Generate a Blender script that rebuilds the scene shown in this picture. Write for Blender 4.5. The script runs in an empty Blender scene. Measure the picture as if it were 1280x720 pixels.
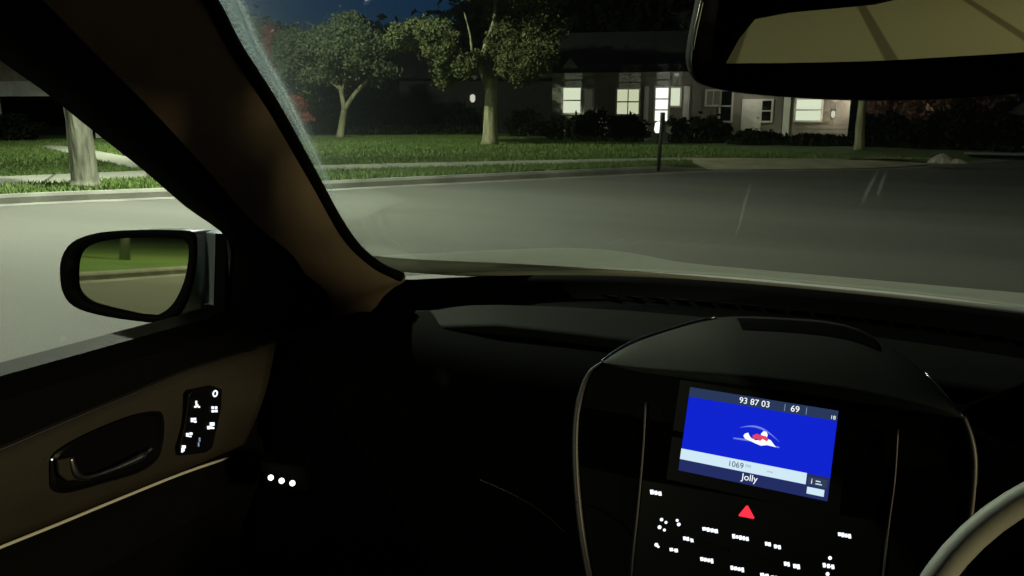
import bpy, bmesh, math, random
import numpy as np
from mathutils import Vector, Matrix
random.seed(7); RNG = np.random.default_rng(7)
S = bpy.context.scene
COL = S.collection

# ------------------------------------------------------------------ camera
F, TH, PT, CZ = 1000.0, math.radians(28), math.atan(220/1000.0), 1.2
cd = bpy.data.cameras.new('camera'); cam = bpy.data.objects.new('camera', cd); COL.objects.link(cam)
cd.sensor_width = 36; cd.lens = 36*F/1280; cd.clip_start = .02; cd.clip_end = 2000
cam.location = (0, 0, CZ); cam.rotation_euler = (math.pi/2-PT, 0, TH)
S.camera = cam
# ------------------------------------------------------------------ world: late-night sky
w = bpy.data.worlds.new("World"); S.world = w; w.use_nodes = True
nt = w.node_tree; nt.nodes.clear()
sky = nt.nodes.new('ShaderNodeTexSky'); sky.sky_type = 'NISHITA'; sky.sun_disc = False
sky.sun_elevation = math.radians(-4); sky.sun_rotation = math.radians(-50)
bg = nt.nodes.new('ShaderNodeBackground'); bg.inputs[1].default_value = 0.7
tint = nt.nodes.new('ShaderNodeMix'); tint.data_type = 'RGBA'; tint.blend_type = 'MULTIPLY'; tint.inputs[0].default_value = 1
tint.inputs[7].default_value = (.07, .30, 1.0, 1)
out = nt.nodes.new('ShaderNodeOutputWorld')
nt.links.new(sky.outputs[0], tint.inputs[6]); nt.links.new(tint.outputs[2], bg.inputs[0]); nt.links.new(bg.outputs[0], out.inputs[0])
# moonlight
sd = bpy.data.lights.new('moon', 'SUN'); sd.energy = .004; sd.angle = math.radians(.5); sd.color = (.75, .85, 1)
so = bpy.data.objects.new('moon', sd); COL.objects.link(so); so.rotation_euler = (math.radians(45), 0, math.radians(-60))
# exposure
S.view_settings.view_transform = 'Standard'; S.view_settings.look = 'None'
S.view_settings.exposure = 0; S.view_settings.gamma = 1; S.view_settings.use_curve_mapping = False
S.cycles.transparent_max_bounces = 16; S.cycles.max_bounces = 6
S.cycles.use_denoising = True; S.cycles.sample_clamp_indirect = 4
# street lamps and added tree fill (the lanterns themselves are built further down)
L1_POS, L1_W, L1_COL = Vector((-8.6, 7.6, 7.3)), 9300, (.91, 1.0, .77)
L3_POS, L3_W, L3_COL = Vector((-17.4, 14.6, 8.6)), 13000, (.93, 1.0, .74)
L2_POS, L2_W, L2_COL = Vector((12.0, -1.2, 3.7)), 2600, (1.0, .86, .46)

# ------------------------------------------------------------------ measuring helpers: a sight line cut with a real plane
def ray(px, py):
    x = (px-640)/F; y = (360-py)/F
    fh = math.cos(PT)+y*math.sin(PT); up = -math.sin(PT)+y*math.cos(PT)
    return Vector((x*math.cos(TH)-fh*math.sin(TH), x*math.sin(TH)+fh*math.cos(TH), up))
def pl(px, py, n, p0):
    r = ray(px, py); n = Vector(n); c = Vector((0, 0, CZ)); k = n.dot(Vector(p0)-c)/n.dot(r)
    return c+r*k
def G(px, py, z=0.0): return pl(px, py, (0, 0, 1), (0, 0, z))
def PX(px, py, x): return pl(px, py, (1, 0, 0), (x, 0, 0))
def facing(px, py, base):                       # vertical plane square to the camera heading, through base
    return pl(px, py, (-math.sin(TH), math.cos(TH), 0), base)

# ------------------------------------------------------------------ materials
def mat(name, col, rough=.6, metal=0, var=0, scale=8, bump=0, bscale=60, emit=None, estr=0, spec=.5, coat=0, col2=None, detail=4, bdist=.01):
    m = bpy.data.materials.new(name); m.use_nodes = True; t = m.node_tree; b = t.nodes['Principled BSDF']
    b.inputs['Base Color'].default_value = (*col, 1); b.inputs['Roughness'].default_value = rough
    b.inputs['Metallic'].default_value = metal; b.inputs['Specular IOR Level'].default_value = spec
    b.inputs['Coat Weight'].default_value = coat
    tc = t.nodes.new('ShaderNodeTexCoord')
    if var or col2:
        n = t.nodes.new('ShaderNodeTexNoise'); n.inputs['Scale'].default_value = scale; n.inputs['Detail'].default_value = detail
        t.links.new(tc.outputs['Object'], n.inputs['Vector'])
        r = t.nodes.new('ShaderNodeValToRGB'); r.color_ramp.elements[0].position = .35; r.color_ramp.elements[1].position = .65
        c2 = col2 if col2 else tuple(min(1, c*(1+var)) for c in col)
        c1 = col if col2 else tuple(c*(1-var) for c in col)
        r.color_ramp.elements[0].color = (*c1, 1); r.color_ramp.elements[1].color = (*c2, 1)
        t.links.new(n.outputs['Fac'], r.inputs['Fac']); t.links.new(r.outputs['Color'], b.inputs['Base Color'])
    if bump:
        n = t.nodes.new('ShaderNodeTexNoise'); n.inputs['Scale'].default_value = bscale; n.inputs['Detail'].default_value = 3
        t.links.new(tc.outputs['Object'], n.inputs['Vector'])
        bp = t.nodes.new('ShaderNodeBump'); bp.inputs['Strength'].default_value = bump; bp.inputs['Distance'].default_value = bdist
        t.links.new(n.outputs['Fac'], bp.inputs['Height']); t.links.new(bp.outputs[0], b.inputs['Normal'])
    if emit:
        b.inputs['Emission Color'].default_value = (*emit, 1); b.inputs['Emission Strength'].default_value = estr
    return m
def stretch(m, z):
    t = m.node_tree
    for n in list(t.nodes):
        if n.type == 'TEX_NOISE':
            mp = t.nodes.new('ShaderNodeMapping'); mp.inputs['Scale'].default_value = (1, 1, z); tc = [q for q in t.nodes if q.type == 'TEX_COORD'][0]
            t.links.new(tc.outputs['Object'], mp.inputs[0]); t.links.new(mp.outputs[0], n.inputs['Vector'])
def glow(name, col, s): return mat(name, (0, 0, 0), rough=.9, spec=0, emit=col, estr=s)

M = {}
M['black_plastic'] = mat('black_plastic', (.0022, .0022, .0022), rough=.65, bump=.25, bscale=900, bdist=.001, spec=.08)
M['black_gloss'] = mat('black_gloss', (.004, .004, .005), rough=.35, spec=.12)
M['dash_vinyl'] = mat('dash_vinyl', (.0085, .009, .0075), rough=.7, bump=.4, bscale=700, bdist=.001, spec=.06)
M['dash_dark'] = mat('dash_dark', (.0016, .0016, .0016), rough=.8, bump=.2, bscale=700, bdist=.001, spec=.02)
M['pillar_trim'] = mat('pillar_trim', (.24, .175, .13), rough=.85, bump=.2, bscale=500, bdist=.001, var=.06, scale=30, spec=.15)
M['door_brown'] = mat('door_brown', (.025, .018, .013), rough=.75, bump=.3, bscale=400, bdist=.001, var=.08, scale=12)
M['lining'] = mat('lining', (.04, .037, .03), rough=.95, bump=.2, bscale=800, bdist=.001)
M['chrome'] = mat('chrome', (.62, .62, .60), rough=.22, metal=1)
M['silver_trim'] = mat('silver_trim', (.35, .35, .37), rough=.33, metal=1)
M['trim_dim'] = mat('satin_trim', (.10, .09, .10), rough=.5, metal=.6)
M['pale_trim'] = mat('pale_trim', (.85, .82, .75), rough=.4, metal=.1)
M['rubber'] = mat('rubber', (.004, .004, .004), rough=.85, spec=.1)
M['paint'] = mat('paint', (.38, .40, .35), rough=.7, metal=0, spec=.15, coat=0, var=.03, scale=200)
M['mirror_paint'] = mat('mirror_paint', (.42, .48, .50), rough=.28, metal=.3, coat=1)
M['mirror'] = mat('mirror', (.74, .76, .64), rough=.01, metal=1)
M['side_mirror'] = mat('side_mirror_glass', (.80, .80, .62), rough=.02, metal=1)
M['wheel'] = mat('wheel_leather', (.40, .40, .37), rough=.55, bump=.15, bscale=260, bdist=.001)
M['carpet'] = mat('carpet', (.012, .012, .012), rough=1)
M['asphalt'] = None
M['concrete'] = mat('concrete', (.34, .32, .22), rough=.9, var=.18, scale=1.5, bump=.3, bscale=30)
M['kerb'] = mat('kerb_concrete', (.16, .16, .145), rough=.9, var=.25, scale=2, bump=.4, bscale=20)
M['soil'] = mat('soil', (.03, .035, .02), rough=1, var=.3, scale=.5)
M['bark'] = mat('bark', (.26, .25, .16), rough=.95, var=.35, scale=9, bump=.8, bscale=18, bdist=.03)
M['bark_pale'] = mat('bark_pale', (.15, .15, .12), rough=.95, var=.45, scale=14, bump=1, bscale=16, bdist=.03)
stretch(M['bark'], .18); stretch(M['bark_pale'], .16)
M['leaf'] = mat('leaf', (.105, .125, .055), rough=.85, spec=.1, col2=(.115, .135, .06), scale=.9)
M['leaf_grey'] = mat('leaf_grey', (.125, .155, .09), rough=.85, spec=.1, col2=(.15, .18, .11), scale=.8)
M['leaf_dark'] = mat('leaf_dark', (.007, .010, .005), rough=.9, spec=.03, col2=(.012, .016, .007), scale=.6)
M['leaf_red'] = mat('leaf_red', (.30, .05, .035), rough=.7, col2=(.42, .12, .08), scale=1.2)
M['leaf_pink'] = mat('leaf_pink', (.30, .17, .13), rough=.8, col2=(.45, .30, .25), scale=.9)
M['blade'] = mat('grass_blade', (.085, .14, .03), rough=.8, col2=(.12, .18, .045), scale=.35)
M['siding'] = mat('siding', (.26, .245, .215), rough=.8, var=.06, scale=3)
M['siding_brown'] = mat('siding_brown', (.26, .23, .20), rough=.85, var=.08, scale=3)
M['white_paint'] = mat('white_paint', (.75, .75, .70), rough=.6, var=.04, scale=6)
M['fascia'] = mat('fascia_paint', (.62, .63, .57), rough=.7, var=.2, scale=1.5)
M['wood_siding'] = mat('wood_siding', (.42, .34, .27), rough=.85, var=.2, scale=4)
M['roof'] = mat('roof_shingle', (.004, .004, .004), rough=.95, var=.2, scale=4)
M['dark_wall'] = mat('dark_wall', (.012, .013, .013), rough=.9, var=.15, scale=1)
M['pane_dark'] = mat('pane_dark', (.01, .012, .012), rough=.1, spec=.6)
M['pane_lit'] = glow('pane_lit', (.92, .96, .76), 1.35)
M['pane_lit_dim'] = glow('pane_lit_dim', (.85, .87, .62), 1.2)
M['pane_white'] = glow('pane_white', (.95, .97, .93), 2.2)
M['pane_faint'] = glow('pane_faint', (.42, .40, .30), .14)
M['lantern'] = glow('lantern_glow', (1, .95, .82), 1.1)
M['metal_dark'] = mat('metal_dark', (.03, .035, .03), rough=.6, metal=.6)
M['pole_steel'] = mat('pole_steel', (.25, .26, .25), rough=.5, metal=.7)
M['stone'] = mat('stone', (.42, .41, .37), rough=.9, var=.2, scale=5, bump=.6, bscale=9, bdist=.03)
M['legend'] = glow('legend_white', (.86, .92, 1), 1.5)
M['led'] = glow('led_white', (.95, .97, 1), 2.0)
M['hazard'] = glow('hazard_red', (1, .03, .06), 1.2)
M['scr_blue'] = glow('screen_blue', (.005, .018, .62), 1.0)
M['scr_navy'] = glow('screen_navy', (.018, .027, .125), 1.0)
M['scr_bar'] = glow('screen_bar', (.022, .04, .10), 1.0)
M['scr_white'] = glow('screen_white', (.60, .78, .88), 1.05)
M['scr_text'] = glow('screen_text', (.95, 1, 1), 1.1)
M['scr_dark'] = glow('screen_dark', (.03, .05, .09), 1.0)
M['scr_grey'] = glow('screen_grey', (.22, .30, .42), 1.0)
M['scr_lav'] = glow('screen_lavender', (.16, .22, .80), 1.0)
M['scr_red'] = glow('screen_red', (.75, .06, .12), 1.0)
M['scr_pink'] = glow('screen_pink', (.55, .5, .62), 1.0)

def asphalt():
    m = mat('asphalt', (.085, .085, .078), rough=.85, bump=.5, bscale=90, bdist=.01)
    t = m.node_tree; b = t.nodes['Principled BSDF']; tc = t.nodes.new('ShaderNodeTexCoord')
    n1 = t.nodes.new('ShaderNodeTexNoise'); n1.inputs['Scale'].default_value = .35; n1.inputs['Detail'].default_value = 5
    n2 = t.nodes.new('ShaderNodeTexNoise'); n2.inputs['Scale'].default_value = 45; n2.inputs['Detail'].default_value = 2
    mp = t.nodes.new('ShaderNodeMapping'); mp.inputs['Rotation'].default_value = (0, 0, math.radians(-58)); mp.inputs['Scale'].default_value = (.25, 1.6, 1)
    t.links.new(tc.outputs['Object'], mp.inputs[0]); t.links.new(mp.outputs[0], n1.inputs['Vector']); t.links.new(tc.outputs['Object'], n2.inputs['Vector'])
    r1 = t.nodes.new('ShaderNodeValToRGB'); r1.color_ramp.elements[0].color = (.066, .066, .060, 1); r1.color_ramp.elements[1].color = (.105, .105, .095, 1)
    r1.color_ramp.elements[0].position = .3; r1.color_ramp.elements[1].position = .7
    r2 = t.nodes.new('ShaderNodeValToRGB'); r2.color_ramp.elements[0].color = (.75, .75, .75, 1); r2.color_ramp.elements[1].color = (1.2, 1.2, 1.2, 1)
    mx = t.nodes.new('ShaderNodeMix'); mx.data_type = 'RGBA'; mx.blend_type = 'MULTIPLY'; mx.inputs[0].default_value = .7
    t.links.new(n1.outputs[0], r1.inputs[0]); t.links.new(n2.outputs[0], r2.inputs[0])
    t.links.new(r1.outputs[0], mx.inputs[6]); t.links.new(r2.outputs[0], mx.inputs[7]); t.links.new(mx.outputs[2], b.inputs['Base Color'])
    return m
M['asphalt'] = asphalt()

def lawn_mat():
    m = mat('lawn', (.05, .1, .02), rough=.95, bump=.8, bscale=14, bdist=.04)
    t = m.node_tree; b = t.nodes['Principled BSDF']; tc = t.nodes.new('ShaderNodeTexCoord')
    n1 = t.nodes.new('ShaderNodeTexNoise'); n1.inputs['Scale'].default_value = .22; n1.inputs['Detail'].default_value = 6; n1.inputs['Roughness'].default_value = .65
    t.links.new(tc.outputs['Object'], n1.inputs['Vector'])
    r = t.nodes.new('ShaderNodeValToRGB'); e = r.color_ramp.elements
    e[0].position = .35; e[0].color = (.030, .060, .010, 1); e[1].position = .68; e[1].color = (.080, .115, .024, 1)
    k = e.new(.5); k.color = (.050, .095, .016, 1)
    t.links.new(n1.outputs[0], r.inputs[0]); t.links.new(r.outputs[0], b.inputs['Base Color'])
    return m
M['lawn'] = lawn_mat()

def slab_mat():                                     # poured slabs with dark joints
    m = mat('slab_concrete', (.3, .29, .24), rough=.9, bump=.2, bscale=30)
    t = m.node_tree; b = t.nodes['Principled BSDF']; tc = t.nodes.new('ShaderNodeTexCoord')
    mp = t.nodes.new('ShaderNodeMapping'); mp.inputs['Rotation'].default_value = (0, 0, math.radians(-125.6)); mp.inputs['Location'].default_value = (0, 1.17, 0)
    br = t.nodes.new('ShaderNodeTexBrick'); br.offset = 0; br.inputs['Scale'].default_value = 1
    br.inputs['Color1'].default_value = (.19, .185, .12, 1); br.inputs['Color2'].default_value = (.175, .172, .115, 1); br.inputs['Mortar'].default_value = (.06, .055, .03, 1)
    br.inputs['Mortar Size'].default_value = .07; br.inputs['Brick Width'].default_value = 300; br.inputs['Row Height'].default_value = 1.31; br.inputs['Mortar Smooth'].default_value = .4
    t.links.new(tc.outputs['Object'], mp.inputs[0]); t.links.new(mp.outputs[0], br.inputs['Vector']); t.links.new(br.outputs['Color'], b.inputs['Base Color'])
    return m
M['slab'] = slab_mat()

def glass_mat(name, trans, refl, dust=False):
    m = bpy.data.materials.new(name); m.use_nodes = True; t = m.node_tree; t.nodes.clear(); L = t.links
    tr = t.nodes.new('ShaderNodeBsdfTransparent'); tr.inputs[0].default_value = (*trans, 1)
    gl = t.nodes.new('ShaderNodeBsdfGlossy'); gl.inputs['Roughness'].default_value = .0; gl.inputs[0].default_value = (1, 1, 1, 1)
    fr = t.nodes.new('ShaderNodeFresnel'); fr.inputs[0].default_value = 1.45
    ml = t.nodes.new('ShaderNodeMath'); ml.operation = 'MULTIPLY'; ml.inputs[1].default_value = refl; L.new(fr.outputs[0], ml.inputs[0])
    mx = t.nodes.new('ShaderNodeMixShader'); L.new(ml.outputs[0], mx.inputs[0]); L.new(tr.outputs[0], mx.inputs[1]); L.new(gl.outputs[0], mx.inputs[2])
    o = t.nodes.new('ShaderNodeOutputMaterial'); last = mx
    if dust:
        uv = t.nodes.new('ShaderNodeUVMap'); uv.uv_map = 'film'; sp = t.nodes.new('ShaderNodeSeparateXYZ'); L.new(uv.outputs[0], sp.inputs[0])
        def mth(op, a, b=None, clamp=False):
            n = t.nodes.new('ShaderNodeMath'); n.operation = op; n.use_clamp = clamp
            for i, v in enumerate((a, b)):
                if v is None: continue
                if isinstance(v, (int, float)): n.inputs[i].default_value = v
                else: L.new(v, n.inputs[i])
            return n.outputs[0]
        U, V = sp.outputs[0], sp.outputs[1]
        def noise(scale, det, sx=1, sy=1):
            mp = t.nodes.new('ShaderNodeMapping'); mp.inputs['Scale'].default_value = (sx, sy, 1); L.new(uv.outputs[0], mp.inputs[0])
            n = t.nodes.new('ShaderNodeTexNoise'); n.inputs['Scale'].default_value = scale; n.inputs['Detail'].default_value = det; n.inputs['Roughness'].default_value = .7
            L.new(mp.outputs[0], n.inputs['Vector']); return n.outputs['Fac']
        n1 = noise(330, 6, 1, .5); n2 = noise(22, 4)
        # wipe edge: the dirt left outside the wiper's sweep, thick along the pillar and thicker higher up
        uw = mth('ADD', U, mth('MULTIPLY', mth('SUBTRACT', n2, .5), .016))
        edge = mth('EXPONENT', mth('MULTIPLY', uw, -105))
        vf = mth('POWER', mth('MULTIPLY', V, 1.15, True), 1.6)
        g = mth('MULTIPLY', mth('SUBTRACT', n1, .40), 4.6, True)
        a = mth('MULTIPLY', mth('MULTIPLY', edge, g), mth('ADD', mth('MULTIPLY', mth('POWER', vf, 3.0), 3.0), .008))
        line = mth('MULTIPLY', mth('EXPONENT', mth('MULTIPLY', mth('ABSOLUTE', mth('SUBTRACT', U, mth('ADD', mth('MULTIPLY', vf, .013), .004))), -400)), mth('MULTIPLY', mth('SUBTRACT', vf, .10, True), 3.4)); a = mth('ADD', a, mth('MULTIPLY', line, mth('MULTIPLY', mth('SUBTRACT', n1, .22), 2.2, True)))
        for (ua, va, ub, vb) in dust:
            tv = mth('DIVIDE', mth('SUBTRACT', V, va), vb-va); cu = mth('ADD', mth('MULTIPLY', tv, ub-ua), ua); dd = mth('DIVIDE', mth('SUBTRACT', U, cu), .0016)
            k_ = mth('EXPONENT', mth('MULTIPLY', mth('MULTIPLY', dd, dd), -1)); win = mth('MULTIPLY', mth('MULTIPLY', tv, mth('SUBTRACT', 1, tv)), 4, True)
            a = mth('ADD', a, mth('MULTIPLY', mth('MULTIPLY', k_, win), mth('MULTIPLY', mth('SUBTRACT', n1, .2, True), .30)))
        film = mth('EXPONENT', mth('MULTIPLY', U, -13)); film = mth('MULTIPLY', mth('MULTIPLY', film, vf), .10)
        allover = mth('MULTIPLY', n2, .0015)
        a = mth('ADD', mth('ADD', a, film), allover, True)
        df = t.nodes.new('ShaderNodeBsdfDiffuse'); df.inputs[0].default_value = (.66, .74, .76, 1)
        tl = t.nodes.new('ShaderNodeBsdfTranslucent'); tl.inputs[0].default_value = (.68, .78, .82, 1)
        dm = t.nodes.new('ShaderNodeMixShader'); dm.inputs[0].default_value = .6; L.new(df.outputs[0], dm.inputs[1]); L.new(tl.outputs[0], dm.inputs[2])
        m2 = t.nodes.new('ShaderNodeMixShader'); L.new(a, m2.inputs[0]); L.new(mx.outputs[0], m2.inputs[1]); L.new(dm.outputs[0], m2.inputs[2]); last = m2
    L.new(last.outputs[0], o.inputs[0])
    return m
M['side_glass'] = glass_mat('side_glass', (.97, .98, .96), .01)

# ------------------------------------------------------------------ mesh helpers
class MB:
    def __init__(s): s.v = []; s.f = []
    def add(s, vs, fs):
        o = len(s.v); s.v += [Vector(v) for v in vs]; s.f += [tuple(i+o for i in f) for f in fs]; return s
    def box(s, c, d, rz=0, ax=None):
        c = Vector(c); h = [x/2 for x in d]
        if ax: X, Y, Z = [Vector(a) for a in ax]
        else: X, Y, Z = Vector((math.cos(rz), math.sin(rz), 0)), Vector((-math.sin(rz), math.cos(rz), 0)), Vector((0, 0, 1))
        vs = [c+X*(i*h[0])+Y*(j*h[1])+Z*(k*h[2]) for i in (-1, 1) for j in (-1, 1) for k in (-1, 1)]
        return s.add(vs, [(0, 1, 3, 2), (4, 6, 7, 5), (0, 4, 5, 1), (2, 3, 7, 6), (0, 2, 6, 4), (1, 5, 7, 3)])
    def tube(s, pts, r, seg=10, cap=True, flat=None):
        pts = [Vector(p) for p in pts]; n = len(pts)
        rs = r if isinstance(r, (list, tuple)) else [r]*n
        rings = []; up = None
        for i, p in enumerate(pts):
            t = (pts[min(i+1, n-1)]-pts[max(i-1, 0)]).normalized()
            if up is None: up = t.orthogonal().normalized()
            up = (up-t*up.dot(t)).normalized(); b = t.cross(up)
            rings.append([p+(up*math.cos(a)+b*math.sin(a))*rs[i] for a in [2*math.pi*k/seg for k in range(seg)]])
        vs = [v for rg in rings for v in rg]; fs = []
        for i in range(n-1):
            for k in range(seg):
                a, b2 = i*seg+k, i*seg+(k+1) % seg; fs.append((a, b2, b2+seg, a+seg))
        if cap: fs += [tuple(reversed(range(seg))), tuple(range((n-1)*seg, n*seg))]
        return s.add(vs, fs)
    def grid(s, rows):
        m = len(rows[0]); vs = [v for r in rows for v in r]
        return s.add(vs, [(i*m+j, i*m+j+1, (i+1)*m+j+1, (i+1)*m+j) for i in range(len(rows)-1) for j in range(m-1)])
    def thick(s, rows, off):                              # closed sheet: grid + copy offset by vector off
        off = Vector(off); n, m = len(rows), len(rows[0])
        a = [Vector(v) for r in rows for v in r]; b = [v+off for v in a]; N = n*m; fs = []
        for i in range(n-1):
            for j in range(m-1):
                q = (i*m+j, i*m+j+1, (i+1)*m+j+1, (i+1)*m+j); fs += [q, tuple(N+x for x in reversed(q))]
        rim = [j for j in range(m)]+[i*m+m-1 for i in range(1, n)]+[(n-1)*m+j for j in range(m-2, -1, -1)]+[i*m for i in range(n-2, 0, -1)]
        for k in range(len(rim)):
            x, y = rim[k], rim[(k+1) % len(rim)]; fs.append((x, N+x, N+y, y))
        return s.add(a+b, fs)
    def prism(s, outline, off, off0=(0, 0, 0)):
        o = [Vector(p)+Vector(off0) for p in outline]; n = len(o); off = Vector(off)
        return s.add(o+[p+off for p in o], [tuple(range(n)), tuple(range(2*n-1, n-1, -1))]+[(i, i+n, (i+1) % n+n, (i+1) % n) for i in range(n)])
    def lathe(s, c, prof, seg=16):
        c = Vector(c); vs = []; fs = []
        for r, z in prof: vs += [c+Vector((r*math.cos(2*math.pi*k/seg), r*math.sin(2*math.pi*k/seg), z)) for k in range(seg)]
        for i in range(len(prof)-1):
            for k in range(seg):
                a, b = i*seg+k, i*seg+(k+1) % seg; fs.append((a, b, b+seg, a+seg))
        fs += [tuple(reversed(range(seg))), tuple(range((len(prof)-1)*seg, len(prof)*seg))]
        return s.add(vs, fs)
WLOC = {}
def wl(o): return WLOC.get(o.name, Vector((0, 0, 0))) if o else Vector((0, 0, 0))
def obj(name, mb, m, parent=None, loc=None, smooth=False, label=None, bevel=0, subsurf=0):
    if loc is None:
        loc = wl(parent) if parent else Vector((0, 0, 0))
    loc = Vector(loc)
    me = bpy.data.meshes.new(name); me.from_pydata([tuple(v-loc) for v in mb.v], [], mb.f); me.update()
    bm = bmesh.new(); bm.from_mesh(me); bmesh.ops.recalc_face_normals(bm, faces=bm.faces); bm.to_mesh(me); bm.free()
    me.materials.append(M[m] if isinstance(m, str) else m)
    o = bpy.data.objects.new(name, me); COL.objects.link(o)
    WLOC[o.name] = loc; o.location = loc-wl(parent)
    if parent: o.parent = parent
    if smooth:
        for p in me.polygons: p.use_smooth = True
    if bevel:
        b = o.modifiers.new('bevel', 'BEVEL'); b.width = bevel; b.segments = 2; b.limit_method = 'ANGLE'
    if subsurf:
        b = o.modifiers.new('sub', 'SUBSURF'); b.levels = b.render_levels = subsurf
    if label: o['label'] = label
    return o
def empty(name, loc, label=None, cat=None, group=None):
    o = bpy.data.objects.new(name, None); COL.objects.link(o); o.location = loc; WLOC[o.name] = Vector(loc); o.empty_display_size = .2
    return tag(o, label, cat, group)
def tag(o, label=None, cat=None, group=None, kind=None):
    if label: o['label'] = label
    if cat: o['category'] = cat
    if group: o['group'] = group
    if kind: o['kind'] = kind
    return o
def sm(pts, n=6):                                    # Catmull-Rom through points
    pts = [Vector(p) for p in pts]; r = []
    for i in range(len(pts)-1):
        p0 = pts[max(i-1, 0)]; p1 = pts[i]; p2 = pts[i+1]; p3 = pts[min(i+2, len(pts)-1)]
        for k in range(n):
            t = k/n; r.append(.5*((2*p1)+(p2-p0)*t+(2*p0-5*p1+4*p2-p3)*t*t+(3*p1-p0-3*p2+p3)*t**3))
    return r+[pts[-1]]
def smc(pts, n=4):                                    # closed
    pts = [Vector(p) for p in pts]; r = []; N = len(pts)
    for i in range(N):
        p0, p1, p2, p3 = pts[i-1], pts[i], pts[(i+1) % N], pts[(i+2) % N]
        for k in range(n):
            t = k/n; r.append(.5*((2*p1)+(p2-p0)*t+(2*p0-5*p1+4*p2-p3)*t*t+(3*p1-p0-3*p2+p3)*t**3))
    return r

# ================================================================== SETTING: ground
LZ = .12
def sheet(name, pts, z, m, kind='structure'):
    mb = MB().add([(p[0], p[1], z) for p in pts], [tuple(range(len(pts)))])
    return tag(obj(name, mb, m), kind=kind)
g = 600
tag(obj('ground', MB().grid([[(x, y, -.03) for x in np.linspace(-g, g, 9)] for y in np.linspace(-g, g, 9)]), 'soil'), kind='structure')
# kerb line, from far behind on the left to the far right
Kp = [Vector(p) for p in [(-8.5, -60, 0), (-8.5, -25, 0), (-8.6, -9, 0), (-9.4, -4, 0), (-11.2, 0, 0), (-12.0, 3.6, 0), (-10.95, 6.25, 0), (-9.7, 8.0, 0), (-8.5, 10.05, 0), (-7.6, 11.6, 0), (-6.5, 13.4, 0), (-5.4, 15.2, 0), (-4.4, 16.6, 0), (-2.7, 17.9, 0), (-1.1, 19.3, 0), (.4, 22.2, 0), (6, 33, 0), (24, 60, 0)]]
K = sm(Kp, 5)
def offs(line, d, z):
    r = []
    for i, p in enumerate(line):
        t = (line[min(i+1, len(line)-1)]-line[max(i-1, 0)]).normalized(); n = Vector((-t.y, t.x, 0)); r.append(Vector((p.x+n.x*d, p.y+n.y*d, z)))
    return r
def strip(name, a, b, m, kind='structure'):
    return tag(obj(name, MB().grid([a, b]), m, smooth=True), kind=kind)
road_r = [p+Vector((26, -15, 0)) for p in K]
strip('road', [Vector((p.x, p.y, 0)) for p in K], [Vector((p.x, p.y, 0)) for p in road_r], 'asphalt')
def offz(line, d, zf):
    r = offs(line, d, 0)
    for i, p in enumerate(r): p.z = zf(line[i])
    return r
def drop(p):                                            # 1 = full kerb, 0 = dropped kerb at the drive
    if p.y < 10: return 1
    a_ = max(0, min(1, (p.y-16.0)/.9)); b_ = max(0, min(1, (p.y-25)/2)); return 1-a_*(1-b_)
tag(obj('kerb', MB().grid([offs(K, -.004, -.02), offz(K, 0, lambda p: .012+.073*drop(p)), offz(K, .03, lambda p: .016+.108*drop(p)), offz(K, .16, lambda p: .02+.106*drop(p))]), 'kerb'), kind='structure')
strip('gutter', offs(K, -.32, .004), offs(K, -.002, .004), 'kerb')
fd = Vector((-.85, .53, 0))
tag(obj('lawn', MB().grid([offz(K, .155, lambda p: .014+.106*drop(p)), offs(K, 1.3, LZ), [Vector((p.x+fd.x*90, p.y+fd.y*90, LZ)) for p in K]]), 'lawn'), kind='structure')
strip('far_verge', [p+Vector((0, 0, .05)) for p in road_r], [p+Vector((80, -50, .05)) for p in road_r], 'lawn')
# pavement
wf = [G(x, y, LZ+.004) for x, y in [(-140, 240), (0, 231.5), (200, 221.5), (400, 213.5), (480, 211), (580, 208.2), (700, 205), (800, 202.5), (870, 201)]]
wb = [G(x, y, LZ+.004) for x, y in [(-140, 228), (0, 220.5), (200, 212.5), (400, 206.5), (480, 204.5), (580, 202.3), (700, 199.8), (800, 197.8), (870, 196.6)]]
d0 = (wf[0]-wf[1]).normalized(); wf = [wf[0]+d0*30]+wf; wb = [wb[0]+d0*30]+wb
def walk_mat():
    m = mat('pavement_concrete', (.25, .25, .22), rough=.9, bump=.3, bscale=25)
    t = m.node_tree; b = t.nodes['Principled BSDF']; tc = t.nodes.new('ShaderNodeTexCoord')
    mp = t.nodes.new('ShaderNodeMapping'); mp.inputs['Rotation'].default_value = (0, 0, -math.atan2(.79, .61))
    br = t.nodes.new('ShaderNodeTexBrick'); br.offset = 0; br.inputs['Scale'].default_value = 1
    br.inputs['Color1'].default_value = (.27, .275, .235, 1); br.inputs['Color2'].default_value = (.20, .205, .175, 1); br.inputs['Mortar'].default_value = (.08, .09, .05, 1)
    br.inputs['Mortar Size'].default_value = .03; br.inputs['Brick Width'].default_value = 1.5; br.inputs['Row Height'].default_value = 30
    t.links.new(tc.outputs['Object'], mp.inputs[0]); t.links.new(mp.outputs[0], br.inputs['Vector']); t.links.new(br.outputs['Color'], b.inputs['Base Color'])
    return m
M['walk'] = walk_mat()
strip('pavement', wf, wb, 'walk')
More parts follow.
